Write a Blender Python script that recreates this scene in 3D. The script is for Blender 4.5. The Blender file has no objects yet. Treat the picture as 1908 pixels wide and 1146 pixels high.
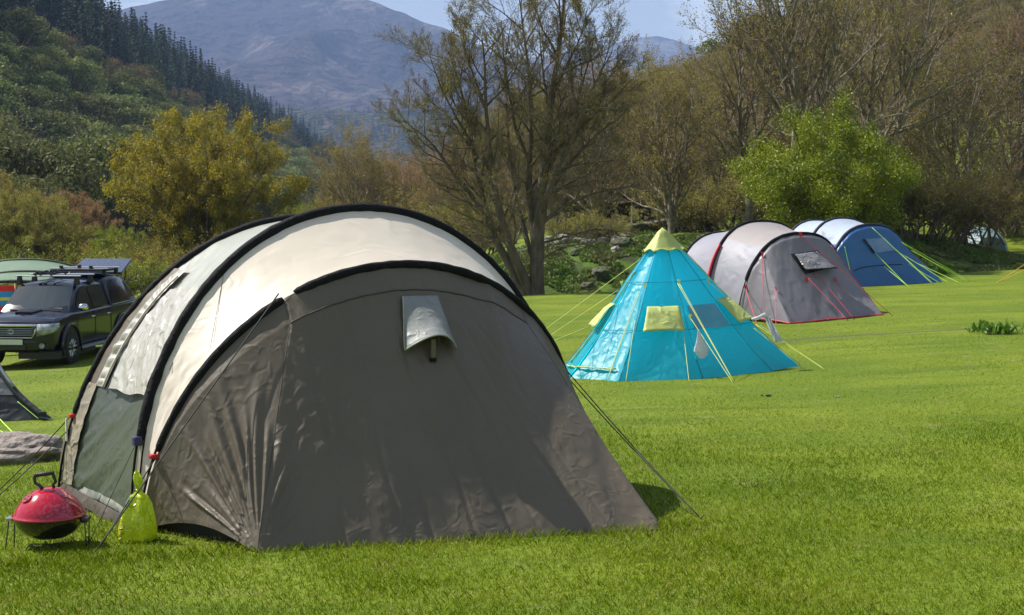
import bpy, math, random
import numpy as np
from mathutils import Vector, noise as mnoise
PI = math.pi
sc = bpy.context.scene
COL = sc.collection
rng = np.random.default_rng(7)

# ------------------------------------------------------------------ helpers
def tag(o, label=None, cat=None, group=None, kind=None):
    if label: o['label'] = label
    if cat: o['category'] = cat
    if group: o['group'] = group
    if kind: o['kind'] = kind
    return o

def empty(name, loc=(0, 0, 0), rz=0.0):
    o = bpy.data.objects.new(name, None); COL.objects.link(o)
    o.location = loc; o.rotation_euler = (0, 0, rz); o.empty_display_size = .2
    return o

def mesh_np(name, V, F, mats=(), smooth=True, midx=None, attr=None):
    """V (n,3); F: list of faces or (m,k) int array."""
    me = bpy.data.meshes.new(name)
    V = np.ascontiguousarray(V, dtype=np.float32)
    if isinstance(F, np.ndarray):
        m, k = F.shape
        me.vertices.add(len(V)); me.vertices.foreach_set('co', V.ravel())
        me.loops.add(m * k); me.loops.foreach_set('vertex_index', np.ascontiguousarray(F, dtype=np.int32).ravel())
        me.polygons.add(m); me.polygons.foreach_set('loop_start', np.arange(0, m * k, k, dtype=np.int32))
        me.polygons.foreach_set('loop_total', np.full(m, k, dtype=np.int32))
    else:
        me.from_pydata([tuple(map(float, v)) for v in V], [], F)
    for mt in mats: me.materials.append(mt)
    if midx is not None: me.polygons.foreach_set('material_index', np.asarray(midx, dtype=np.int32))
    me.update(calc_edges=True)
    if attr is not None:
        for an, av in attr.items():
            av = np.asarray(av, dtype=np.float32)
            if av.ndim == 1:
                a = me.attributes.new(an, 'FLOAT', 'POINT'); a.data.foreach_set('value', av)
            else:
                a = me.attributes.new(an, 'FLOAT_COLOR', 'POINT'); a.data.foreach_set('color', av.ravel())
    me.polygons.foreach_set('use_smooth', np.full(len(me.polygons), bool(smooth)))
    me.validate()
    return me

def obj(name, me, parent=None, loc=None):
    o = bpy.data.objects.new(name, me); COL.objects.link(o)
    if parent is not None: o.parent = parent
    if loc is not None: o.location = loc
    return o

class MB:
    """collects shapes for ONE mesh"""
    def __init__(s): s.V = []; s.F = []; s.M = []; s.n = 0
    def add(s, V, F, m=0):
        V = np.asarray(V, dtype=float)
        s.V.append(V)
        for f in F: s.F.append([int(i) + s.n for i in f]); s.M.append(m)
        s.n += len(V); return s
    def box(s, c, sz, rz=0, m=0, top=1.0, rot=None):
        x, y, z = [a / 2 for a in sz]
        P = np.array([[-x, -y, -z], [x, -y, -z], [x, y, -z], [-x, y, -z], [-x * top, -y * top, z], [x * top, -y * top, z], [x * top, y * top, z], [-x * top, y * top, z]])
        if rot is not None: P = P @ np.array(rot).T
        ca, sa = math.cos(rz), math.sin(rz)
        P = np.stack([P[:, 0] * ca - P[:, 1] * sa, P[:, 0] * sa + P[:, 1] * ca, P[:, 2]], 1) + np.array(c)
        return s.add(P, [(0, 3, 2, 1), (4, 5, 6, 7), (0, 1, 5, 4), (1, 2, 6, 5), (2, 3, 7, 6), (3, 0, 4, 7)], m)
    def tube(s, pts, r, n=6, m=0, flat=1.0):
        pts = np.asarray(pts, dtype=float); k = len(pts)
        r = np.full(k, r) if np.isscalar(r) else np.asarray(r)
        T = np.gradient(pts, axis=0); T /= np.linalg.norm(T, axis=1)[:, None] + 1e-12
        ref = np.array([0, 0, 1.]) if abs(T[:, 2]).mean() < .8 else np.array([1., 0, 0])
        A = np.cross(T, ref); A /= np.linalg.norm(A, axis=1)[:, None] + 1e-12; B = np.cross(A, T)
        an = np.linspace(0, 2 * PI, n, endpoint=False)
        V = pts[:, None] + r[:, None, None] * (np.cos(an)[None, :, None] * A[:, None] + flat * np.sin(an)[None, :, None] * B[:, None])
        F = [(i * n + j, i * n + (j + 1) % n, (i + 1) * n + (j + 1) % n, (i + 1) * n + j) for i in range(k - 1) for j in range(n)]
        F.append(tuple(range(n))[::-1]); F.append(tuple(range((k - 1) * n, k * n)))
        return s.add(V.reshape(-1, 3), F, m)
    def lathe(s, prof, n=32, c=(0, 0, 0), m=0, axis='z'):
        prof = np.asarray(prof, dtype=float); k = len(prof)
        an = np.linspace(0, 2 * PI, n, endpoint=False)
        V = np.stack([prof[:, None, 0] * np.cos(an), prof[:, None, 0] * np.sin(an), np.repeat(prof[:, 1:2], n, 1)], -1).reshape(-1, 3)
        if axis == 'y': V = V[:, [0, 2, 1]] * np.array([1, 1, -1])
        F = [(i * n + j, i * n + (j + 1) % n, (i + 1) * n + (j + 1) % n, (i + 1) * n + j) for i in range(k - 1) for j in range(n)]
        return s.add(V + np.array(c), F, m)
    def grid(s, G, m=0):
        a, b = G.shape[:2]
        F = [(i * b + j, (i + 1) * b + j, (i + 1) * b + j + 1, i * b + j + 1) for i in range(a - 1) for j in range(b - 1)]
        return s.add(G.reshape(-1, 3), F, m)
    def build(s, name, mats, parent=None, smooth=False, loc=None):
        if not isinstance(mats, (list, tuple)): mats = [mats]
        me = mesh_np(name, np.concatenate(s.V), s.F, mats, smooth, s.M)
        return obj(name, me, parent, loc)

def soften(o, w=.01, seg=2, ang=40):
    b = o.modifiers.new('bevel', 'BEVEL'); b.width = w; b.segments = seg; b.limit_method = 'ANGLE'; b.angle_limit = math.radians(ang)
    return o
def thick(o, t=.004, off=0):
    b = o.modifiers.new('solid', 'SOLIDIFY'); b.thickness = t; b.offset = off
    return o

# value noise in numpy
def _h(ix, iy, s):
    n = (ix * 374761393 + iy * 668265263 + s * 1442695041) & 0xffffffff
    n = ((n ^ (n >> 13)) * 1274126177) & 0xffffffff
    return ((n ^ (n >> 16)) & 0xffff) / 65535.0
def vnoise(x, y, s=0):
    x = np.asarray(x, dtype=float); y = np.asarray(y, dtype=float)
    ix = np.floor(x).astype(np.int64); iy = np.floor(y).astype(np.int64)
    fx = x - ix; fy = y - iy; fx = fx * fx * (3 - 2 * fx); fy = fy * fy * (3 - 2 * fy)
    a = _h(ix, iy, s); b = _h(ix + 1, iy, s); c = _h(ix, iy + 1, s); d = _h(ix + 1, iy + 1, s)
    return (a * (1 - fx) + b * fx) * (1 - fy) + (c * (1 - fx) + d * fx) * fy
def fbm(x, y, o=4, s=0, ridged=False):
    t = 0; a = .5; tot = 0
    for k in range(o):
        v = vnoise(x * 2 ** k + 17.3 * k, y * 2 ** k - 9.1 * k, s + k)
        if ridged: v = 1 - abs(2 * v - 1)
        t = t + a * v; tot += a; a *= .5
    return t / tot
def sst(x, a, b):
    t = np.clip((np.asarray(x, dtype=float) - a) / (b - a), 0, 1); return t * t * (3 - 2 * t)

# ------------------------------------------------------------------ materials
def nn(nt, t, **kw):
    n = nt.nodes.new(t)
    for k, v in kw.items():
        if k.startswith('i_'):
            key = k[2:]; key = int(key) if key.isdigit() else key.replace('_', ' ')
            n.inputs[key].default_value = v
        else: setattr(n, k, v)
    return n

def mat(name, col, rough=.7, col2=None, nscale=5., nfac=.5, bump=0., bscale=40., bdist=.01, metal=0., trans=0., tcol=None,
        spec=.5, coat=0., detail=4., stretch=(1, 1, 1), rand=0., crease=0., crscale=6., alpha=1.0, sheen=0., contrast=(.35, .65)):
    m = bpy.data.materials.new(name); m.use_nodes = True; nt = m.node_tree; nt.nodes.clear(); L = nt.links.new
    out = nn(nt, 'ShaderNodeOutputMaterial'); b = nn(nt, 'ShaderNodeBsdfPrincipled')
    b.inputs['Roughness'].default_value = rough; b.inputs['Metallic'].default_value = metal
    b.inputs['Specular IOR Level'].default_value = spec; b.inputs['Coat Weight'].default_value = coat
    b.inputs['Sheen Weight'].default_value = sheen; b.inputs['Coat Roughness'].default_value = .05
    tc = nn(nt, 'ShaderNodeTexCoord'); mp = nn(nt, 'ShaderNodeMapping'); mp.inputs['Scale'].default_value = stretch
    L(tc.outputs['Object'], mp.inputs['Vector'])
    c4 = tuple(col) + (1,); csock = None
    if col2 is not None:
        n = nn(nt, 'ShaderNodeTexNoise'); n.inputs['Scale'].default_value = nscale; n.inputs['Detail'].default_value = detail
        L(mp.outputs[0], n.inputs['Vector'])
        r = nn(nt, 'ShaderNodeMapRange'); r.inputs['From Min'].default_value = contrast[0]; r.inputs['From Max'].default_value = contrast[1]
        L(n.outputs['Fac'], r.inputs['Value'])
        mx = nn(nt, 'ShaderNodeMix', data_type='RGBA'); mx.inputs['A'].default_value = c4; mx.inputs['B'].default_value = tuple(col2) + (1,)
        L(r.outputs[0], mx.inputs['Factor']); csock = mx.outputs['Result']
    if rand > 0:
        oi = nn(nt, 'ShaderNodeObjectInfo'); hs = nn(nt, 'ShaderNodeHueSaturation')
        mr = nn(nt, 'ShaderNodeMapRange'); mr.inputs['To Min'].default_value = 1 - rand; mr.inputs['To Max'].default_value = 1 + rand
        L(oi.outputs['Random'], mr.inputs['Value']); L(mr.outputs[0], hs.inputs['Value'])
        m2 = nn(nt, 'ShaderNodeMath', operation='MULTIPLY'); m2.inputs[1].default_value = 7.31
        m3 = nn(nt, 'ShaderNodeMath', operation='FRACT'); L(oi.outputs['Random'], m2.inputs[0]); L(m2.outputs[0], m3.inputs[0])
        mr2 = nn(nt, 'ShaderNodeMapRange'); mr2.inputs['To Min'].default_value = .5 - .07 * rand; mr2.inputs['To Max'].default_value = .5 + .03 * rand
        L(m3.outputs[0], mr2.inputs['Value']); L(mr2.outputs[0], hs.inputs['Hue'])
        if csock: L(csock, hs.inputs['Color'])
        else: hs.inputs['Color'].default_value = c4
        csock = hs.outputs[0]
    if csock: L(csock, b.inputs['Base Color'])
    else: b.inputs['Base Color'].default_value = c4
    nsock = None
    if bump > 0:
        n = nn(nt, 'ShaderNodeTexNoise'); n.inputs['Scale'].default_value = bscale; n.inputs['Detail'].default_value = 5
        L(mp.outputs[0], n.inputs['Vector'])
        bp = nn(nt, 'ShaderNodeBump'); bp.inputs['Strength'].default_value = bump; bp.inputs['Distance'].default_value = bdist
        L(n.outputs['Fac'], bp.inputs['Height']); nsock = bp.outputs[0]
    if crease > 0:   # fine ridged folds of thin cloth
        n0 = nn(nt, 'ShaderNodeTexNoise'); n0.inputs['Scale'].default_value = crscale * .35; n0.inputs['Detail'].default_value = 2
        L(mp.outputs[0], n0.inputs['Vector'])
        vm = nn(nt, 'ShaderNodeVectorMath', operation='MULTIPLY_ADD'); vm.inputs[1].default_value = (.5, .5, .5)
        L(n0.outputs['Color'], vm.inputs[0]); L(mp.outputs[0], vm.inputs[2])
        n = nn(nt, 'ShaderNodeTexNoise', noise_type='RIDGED_MULTIFRACTAL') 
        n.inputs['Scale'].default_value = crscale; n.inputs['Detail'].default_value = 3; n.inputs['Distortion'].default_value = .6
        L(vm.outputs[0], n.inputs['Vector'])
        bp2 = nn(nt, 'ShaderNodeBump'); bp2.inputs['Strength'].default_value = crease; bp2.inputs['Distance'].default_value = .035
        L(n.outputs['Fac'], bp2.inputs['Height'])
        if nsock: L(nsock, bp2.inputs['Normal'])
        nsock = bp2.outputs[0]
    if nsock: L(nsock, b.inputs['Normal'])
    last = b.outputs[0]
    if trans > 0:
        t = nn(nt, 'ShaderNodeBsdfTranslucent'); mix = nn(nt, 'ShaderNodeMixShader'); mix.inputs[0].default_value = trans
        if tcol: t.inputs[0].default_value = tuple(tcol) + (1,)
        elif csock: L(csock, t.inputs[0])
        else: t.inputs[0].default_value = c4
        if nsock: L(nsock, t.inputs['Normal'])
        L(last, mix.inputs[1]); L(t.outputs[0], mix.inputs[2]); last = mix.outputs[0]
    if alpha < 1:
        t = nn(nt, 'ShaderNodeBsdfTransparent'); mix = nn(nt, 'ShaderNodeMixShader'); mix.inputs[0].default_value = alpha
        L(t.outputs[0], mix.inputs[1]); L(last, mix.inputs[2]); last = mix.outputs[0]
    L(last, out.inputs[0])
    return m

# ------------------------------------------------------------------ camera maths (f in photo pixels)
FPX = 2621.; PIT = math.atan(153 / FPX); CAMZ = 2.0
def at_z(X, Y, z):
    """point of the view ray through photo pixel (X,Y) at height z: used to survey real positions"""
    a = (X - 954) / FPX; b = (573 - Y) / FPX
    D = np.array([a, math.cos(PIT) + b * math.sin(PIT), -math.sin(PIT) + b * math.cos(PIT)])
    return np.array([0, 0, CAMZ]) + D * (z - CAMZ) / D[2]
def at_d(X, Y, d):
    a = (X - 954) / FPX; b = (573 - Y) / FPX
    D = np.array([a, math.cos(PIT) + b * math.sin(PIT), -math.sin(PIT) + b * math.cos(PIT)])
    return np.array([0, 0, CAMZ]) + D * d / D[1]

# ------------------------------------------------------------------ terrain
ctl = [(0, -20, 0), (-20, -20, -.6), (20, -20, .2), (0, 0, 0), (-10, 0, -.1), (10, 0, .05), (-1.5, 8.5, 0), (1, 9.1, 0), (-3, 8.6, 0), (-2.4, 9.2, 0), (3, 8, 0), (.5, 11.2, -.03), (-2, 12, -.12),
       (-5.3, 14.5, -.5), (-6.7, 19.7, -.77), (-9.7, 30.2, -1.0), (-13, 37, -1.12), (-16, 45, -1.4), (-20, 80, -2.0), (-30, 80, -2.1), (-45, 60, -2), (-10, 80, -1.3),
       (.8, 21, -.32), (1.6, 20.6, -.3), (2.9, 21, -.3), (3.9, 21.1, -.22), (4.6, 22.2, -.2), (2.9, 24.5, -.3), (4.6, 33.6, -.2), (6.3, 31.8, -.22), (8.5, 32.2, -.08), (8, 34.3, -.1),
       (9.7, 47, -.03), (11.3, 45.6, 0), (14.1, 46.3, .12), (13.3, 47.6, .06), (1, 47, -.3), (5, 49, -.28), (10, 27, .05), (6, 26.5, -.1), (26, 75, .57), (22, 70, .5), (18, 58, .3), (-3, 50, -.7), (40, 75, .9), (40, 40, .5), (10, 15, .05),
       (0, 110, 0), (30, 110, 1.2), (-30, 120, -2.3), (60, 110, 2)]
ctl = np.array(ctl, dtype=float)
def _U(r2): return np.where(r2 > 0, r2 * np.log(r2 + 1e-12), 0)
def _tps():
    P = ctl[:, :2] / 30; n = len(P)
    K = _U(((P[:, None] - P[None]) ** 2).sum(-1)) + np.eye(n) * .002
    A = np.zeros((n + 3, n + 3)); A[:n, :n] = K; A[:n, n] = 1; A[:n, n + 1:] = P; A[n, :n] = 1; A[n + 1:, :n] = P.T
    return P, np.linalg.solve(A, np.concatenate([ctl[:, 2], np.zeros(3)]))
TP, TW = _tps()
def field(x, y):
    q = np.stack([np.asarray(x, dtype=float).ravel(), np.asarray(y, dtype=float).ravel()], 1) / 30
    out = np.empty(len(q))
    for i in range(0, len(q), 20000):
        s = q[i:i + 20000]
        out[i:i + 20000] = _U(((s[:, None] - TP[None]) ** 2).sum(-1)) @ TW[:len(TP)] + TW[len(TP)] + s @ TW[len(TP) + 1:]
    return out.reshape(np.shape(x))
def gz(x, y):
    x = np.asarray(x, dtype=float); y = np.asarray(y, dtype=float)
    xc = np.clip(x, -50, 60); yc = np.clip(y, -20, 120)
    z = field(xc, yc)
    z = np.where((abs(x) > 40) | (y > 90), z * (1 - .0 * x), z)
    z = np.clip(z, -2.6, 2.5)
    # stream bank beyond the lawn
    yb = 50.5 + .28 * np.clip(x, -5, 40) + .8 * (vnoise(x * .25, y * 0 + 3.3, 5) - .5)
    win = sst(x, -5, 1) * (1 - sst(x, 15, 24))
    z = z - .35 * win * np.exp(-((y - yb) / 1.2) ** 2)
    z = z + win * (1.75 * sst(y, yb + .6, yb + 6.5)) * (1 + .25 * (fbm(x * .5, y * .5, 3, 2) - .5)) + win * sst(y, yb, yb + 2) * (1 - sst(y, yb + 8, yb + 14)) * .7 * (fbm(x * .9, y * .9, 3, 8) - .5)
    z = z + sst(x, 18, 26) * sst(y, 76, 84) * 1.3
    # wooded hill on the right
    g = .15 * sst(y, 76, 100) + .85 * sst(y, 96, 165)
    z = z + .46 * 8 * np.logaddexp(0, np.clip((x + 2) / 8, -40, 40)) * g * (1 - .6 * sst(x, 100, 400)) * (1 - .8 * sst(y, 600, 1800))
    # wooded hill on the left
    H = np.interp(y, [0, 120, 300, 500, 700, 850, 1000, 1100, 1250, 1400, 1750, 1950, 2300], [0, 5, 100, 96, 90, 82, 78, 74, 67, 61, 60, 34, 0])
    s = sst(x, -40, -205)
    s = s ** 1.0
    z = z + H * (1 - sst(-x, 45, 205) * 0) * sst(-x, 42, 205) * (1 - .5 * sst(-x, 215, 500)) + sst(y, 110, 200) * sst(-x, 40, 120) * 9 * (fbm(x / 60, y / 60, 3, 11) - .5)
    # small unevenness
    z = z + .05 * (fbm(x / 3.1, y / 3.1, 3, 21) - .5) * sst(np.hypot(x, y), 10, 20)
    return z
def gz1(x, y): return float(gz(np.array([x]), np.array([y]))[0])
def on_ground(X, Y, d):
    """survey point at distance d in pixel column X, put on the terrain"""
    p = at_d(X, Y, d); return np.array([p[0], p[1], gz1(p[0], p[1])])

# nonuniform ground grid
def axis(lo, hi, n, dense, c=0.):
    t = np.linspace(math.asinh((lo - c) / dense), math.asinh((hi - c) / dense), n); return np.sinh(t) * dense + c
gx = axis(-6000, 6000, 470, 14); gy = axis(-300, 8000, 560, 22, 22)
GX, GY = np.meshgrid(gx, gy, indexing='ij')
GZ = gz(GX, GY)
a, b = GX.shape
idx = np.arange(a * b).reshape(a, b)
F = np.stack([idx[:-1, :-1], idx[1:, :-1], idx[1:, 1:], idx[:-1, 1:]], -1).reshape(-1, 4)
# 0 = mown lawn, 1 = rough bank, 2 = woodland floor
yb = 50.5 + .28 * np.clip(GX, -5, 40)
bank = sst(GX, -5, 0) * (1 - sst(GX, 17, 25)) * sst(GY, yb - .8, yb + .3) * (1 - sst(GY, yb + 7, yb + 10))
wood = np.maximum(sst(-GX, 38, 60) * sst(GY, 60, 120), sst(GY, 108, 135) * sst(GX, -22, -10))
wood = np.maximum(wood, sst(GY, 400, 600))
wood = np.maximum(wood, sst(GY, 74, 82) * sst(GX, 44, 50))
wood = np.maximum(wood, sst(GY, 84, 92) * sst(GX, -6, 0) * (1 - sst(GX, 26, 30) * (1 - sst(GX, 44, 50)) * (1 - sst(GY, 118, 126))))

def ground_mat():
    m = bpy.data.materials.new('meadow_grass_ground'); m.use_nodes = True; nt = m.node_tree; nt.nodes.clear(); L = nt.links.new
    out = nn(nt, 'ShaderNodeOutputMaterial'); b = nn(nt, 'ShaderNodeBsdfPrincipled'); b.inputs['Roughness'].default_value = .85; b.inputs['Specular IOR Level'].default_value = .2
    g = nn(nt, 'ShaderNodeNewGeometry')
    def noise(s, d=4, w=0.): 
        n = nn(nt, 'ShaderNodeTexNoise'); n.inputs['Scale'].default_value = s; n.inputs['Detail'].default_value = d; L(g.outputs['Position'], n.inputs['Vector']); return n.outputs['Fac']
    def ramp(f, lo, hi, a, b_):
        r = nn(nt, 'ShaderNodeMapRange'); r.inputs['From Min'].default_value = lo; r.inputs['From Max'].default_value = hi; L(f, r.inputs['Value'])
        mx = nn(nt, 'ShaderNodeMix', data_type='RGBA')
        if isinstance(a, tuple): mx.inputs['A'].default_value = a + (1,)
        else: L(a, mx.inputs['A'])
        if isinstance(b_, tuple): mx.inputs['B'].default_value = b_ + (1,)
        else: L(b_, mx.inputs['B'])
        L(r.outputs[0], mx.inputs['Factor']); return mx.outputs['Result']
    c = ramp(noise(.35, 5), .38, .62, (.105, .155, .008), (.165, .210, .013))
    mpx = nn(nt, 'ShaderNodeMapping'); mpx.inputs['Scale'].default_value = (.35, 1.3, 1); L(g.outputs['Position'], mpx.inputs['Vector']); nx_ = nn(nt, 'ShaderNodeTexNoise'); nx_.inputs['Scale'].default_value = 1.0; nx_.inputs['Detail'].default_value = 6; L(mpx.outputs[0], nx_.inputs['Vector'])
    c = ramp(nx_.outputs['Fac'], .50, .66, c, (.090, .138, .008)); c = ramp(noise(3.0, 5), .60, .75, c, (.185, .185, .050))
    c = ramp(noise(26, 4), .44, .80, c, (.085, .130, .008))
    c = ramp(noise(1.3, 6), .66, .74, c, (.22, .20, .075))
    at = nn(nt, 'ShaderNodeAttribute', attribute_name='bank'); at2 = nn(nt, 'ShaderNodeAttribute', attribute_name='wood')
    bk = ramp(noise(1.6, 6), .42, .60, (.07, .13, .010), (.040, .050, .018))
    wd = ramp(noise(.12, 6), .4, .62, (.055, .06, .020), (.075, .055, .028))
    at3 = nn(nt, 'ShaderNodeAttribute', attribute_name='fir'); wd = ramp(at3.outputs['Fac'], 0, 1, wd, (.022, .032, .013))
    c = ramp(at.outputs['Fac'], 0, 1, c, bk); c = ramp(at2.outputs['Fac'], 0, 1, c, wd)
    # worn wheel track across the field: soil showing in a broken line
    sp = nn(nt, 'ShaderNodeSeparateXYZ'); L(g.outputs['Position'], sp.inputs[0])
    def M(op, a, b_=None, c_=None):
        n = nn(nt, 'ShaderNodeMath', operation=op)
        for i, v in enumerate((a, b_, c_)):
            if v is None: continue
            if isinstance(v, (int, float)): n.inputs[i].default_value = v
            else: L(v, n.inputs[i])
        return n.outputs[0]
    line = M('MULTIPLY_ADD', sp.outputs['X'], .16, 25.55)
    dist = M('ABSOLUTE', M('SUBTRACT', sp.outputs['Y'], line))
    nz = M('MULTIPLY_ADD', noise(1.7, 3), .6, -.28)
    k = M('GREATER_THAN', M('SUBTRACT', M('ADD', nz, .12), dist), 0)
    k = M('MULTIPLY', k, M('GREATER_THAN', sp.outputs['X'], 4.9)); k = M('MULTIPLY', k, M('LESS_THAN', sp.outputs['X'], 13.5))
    c = ramp(k, 0, 1.4, c, (.085, .075, .05))
    L(c, b.inputs['Base Color'])
    n1 = nn(nt, 'ShaderNodeTexNoise'); n1.inputs['Scale'].default_value = 14; n1.inputs['Detail'].default_value = 6; L(g.outputs['Position'], n1.inputs['Vector'])
    bp = nn(nt, 'ShaderNodeBump'); bp.inputs['Strength'].default_value = .8; bp.inputs['Distance'].default_value = .06; L(n1.outputs['Fac'], bp.inputs['Height'])
    L(bp.outputs[0], b.inputs['Normal']); L(b.outputs[0], out.inputs[0])
    return m
GROUND_MAT = ground_mat()
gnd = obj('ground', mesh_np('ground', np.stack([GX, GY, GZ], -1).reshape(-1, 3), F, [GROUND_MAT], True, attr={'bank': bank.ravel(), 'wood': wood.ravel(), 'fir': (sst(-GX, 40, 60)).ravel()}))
tag(gnd, 'bright green mown campsite field falling away to the left', 'field', kind='structure')

# ------------------------------------------------------------------ far hills and mountain
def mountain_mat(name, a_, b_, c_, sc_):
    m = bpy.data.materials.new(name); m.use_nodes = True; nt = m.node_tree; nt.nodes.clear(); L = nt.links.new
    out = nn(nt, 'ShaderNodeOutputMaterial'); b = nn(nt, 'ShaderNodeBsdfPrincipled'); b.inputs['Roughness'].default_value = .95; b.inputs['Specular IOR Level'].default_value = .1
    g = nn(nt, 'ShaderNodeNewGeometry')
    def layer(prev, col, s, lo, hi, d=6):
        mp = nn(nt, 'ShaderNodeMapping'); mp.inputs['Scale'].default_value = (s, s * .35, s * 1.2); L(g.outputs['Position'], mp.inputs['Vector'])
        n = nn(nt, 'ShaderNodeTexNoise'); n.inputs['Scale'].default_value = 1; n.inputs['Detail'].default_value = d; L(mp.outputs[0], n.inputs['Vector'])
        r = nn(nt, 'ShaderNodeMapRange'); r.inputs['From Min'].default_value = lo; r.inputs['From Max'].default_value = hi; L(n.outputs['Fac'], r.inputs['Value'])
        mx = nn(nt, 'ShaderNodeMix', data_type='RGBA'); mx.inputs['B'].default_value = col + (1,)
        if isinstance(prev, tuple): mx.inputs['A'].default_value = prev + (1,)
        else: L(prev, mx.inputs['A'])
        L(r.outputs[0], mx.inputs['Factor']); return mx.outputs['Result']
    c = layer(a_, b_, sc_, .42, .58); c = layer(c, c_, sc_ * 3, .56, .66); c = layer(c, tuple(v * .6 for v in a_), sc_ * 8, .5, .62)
    L(c, b.inputs['Base Color'])
    n = nn(nt, 'ShaderNodeTexNoise'); n.inputs['Scale'].default_value = sc_ * 10; n.inputs['Detail'].default_value = 7; L(g.outputs['Position'], n.inputs['Vector'])
    bp = nn(nt, 'ShaderNodeBump'); bp.inputs['Strength'].default_value = 1.; bp.inputs['Distance'].default_value = 60; L(n.outputs['Fac'], bp.inputs['Height'])
    L(bp.outputs[0], b.inputs['Normal']); L(b.outputs[0], out.inputs[0]); return m

def heights(xs, px, d):     # silhouette survey (photo pixels) -> x, z at distance d
    P = np.array([at_d(X, Y, d)[[0, 2]] for X, Y in px]); return np.interp(xs, P[:, 0], P[:, 1])
mx_ = np.linspace(-2600, 3000, 330); my_ = np.linspace(2650, 5200, 150)
MX, MY = np.meshgrid(mx_, my_, indexing='ij')
rid = heights(MX[:, 0], [(-400, 90), (-100, 70), (60, 45), (160, 30), (232, 22), (268, 12), (300, 6), (330, -3), (370, -16), (420, -18), (470, -12), (520, -5), (560, 0), (610, 0), (655, 1), (700, 9), (740, 24), (790, 42), (832, 52), (900, 90), (980, 130), (1150, 190), (1500, 230), (2400, 240)], 4500)[:, None]
foot = 215.
t_ = (MY - 2650) / (4500 - 2650)
prof = np.where(t_ < 1, .30 * t_ + .70 * np.clip(t_, 0, 1) ** 2.2, 1 - .9 * (t_ - 1))
wv = fbm(MX / 420 + .6 * fbm(MX / 700, MY / 700, 2, 70), MY / 900, 5, 31, True)
MZ = foot + (rid - foot) * prof + (np.clip(1 - abs(t_ - .55) / .55, 0, 1)) * (wv - .55) * 320 + 30 * (fbm(MX / 150, MY / 150, 4, 41) - .5) * np.clip(1.15 - abs(t_), .3, 1)
MZ = np.maximum(MZ, 120)
ii = np.arange(MX.size).reshape(MX.shape)
FF = np.stack([ii[:-1, :-1], ii[1:, :-1], ii[1:, 1:], ii[:-1, 1:]], -1).reshape(-1, 4)
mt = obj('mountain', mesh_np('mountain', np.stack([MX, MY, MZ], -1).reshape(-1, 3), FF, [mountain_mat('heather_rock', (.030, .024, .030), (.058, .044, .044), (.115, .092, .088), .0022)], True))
tag(mt, 'large bare blue-purple mountain across the valley', 'mountain', kind='structure')
# second, paler mountain far behind
mx2 = np.linspace(-500, 3800, 160); my2 = np.linspace(6000, 7600, 50)
AX, AY = np.meshgrid(mx2, my2, indexing='ij')
r2 = heights(AX[:, 0], [(700, 160), (900, 120), (1040, 96), (1130, 80), (1165, 72), (1200, 66), (1225, 64), (1260, 72), (1300, 88), (1340, 105), (1500, 150), (2200, 200)], 7000)[:, None]
AZ = r2 * (1 - np.abs(AY - 7000) / 1700) + 60 * (fbm(AX / 300, AY / 300, 4, 3) - .5) * sst(np.abs(AY - 7000), 0, 300)
ii = np.arange(AX.size).reshape(AX.shape)
FF = np.stack([ii[:-1, :-1], ii[1:, :-1], ii[1:, 1:], ii[:-1, 1:]], -1).reshape(-1, 4)
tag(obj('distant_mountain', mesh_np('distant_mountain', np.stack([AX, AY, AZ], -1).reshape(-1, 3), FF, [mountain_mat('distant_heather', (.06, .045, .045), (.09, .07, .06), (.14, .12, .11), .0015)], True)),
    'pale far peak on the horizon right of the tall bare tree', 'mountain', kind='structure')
# wooded hills in front of the mountain foot
hx = np.linspace(-1800, 2400, 260); hy = np.linspace(1500, 2750, 110)
BX, BY = np.meshgrid(hx, hy, indexing='ij')
def far_hill_z(x, y):
    top = np.interp(x, [-1800, -900, -300, -100, 60, 300, 900, 2400], [230, 200, 188, 180, 196, 210, 240, 260])
    t = (y - 1500) / 700
    s = np.where(t < 1, sst(t, 0, 1.05), 1.0)
    return top * (.12 + .88 * s) + 34 * (fbm(x / 260, y / 260, 4, 51) - .5) * 1.2 - 30 * np.exp(-((x + 230) / 160) ** 2) * (1 - sst(y, 1900, 2300))
BZ = far_hill_z(BX, BY)
ii = np.arange(BX.size).reshape(BX.shape)
FF = np.stack([ii[:-1, :-1], ii[1:, :-1], ii[1:, 1:], ii[:-1, 1:]], -1).reshape(-1, 4)
tag(obj('far_hills', mesh_np('far_hills', np.stack([BX, BY, BZ], -1).reshape(-1, 3), FF, [mountain_mat('far_moor', (.05, .06, .03), (.085, .075, .04), (.14, .12, .08), .008)], True)),
    'low wooded hills below the mountain', 'hills', kind='structure')
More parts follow.
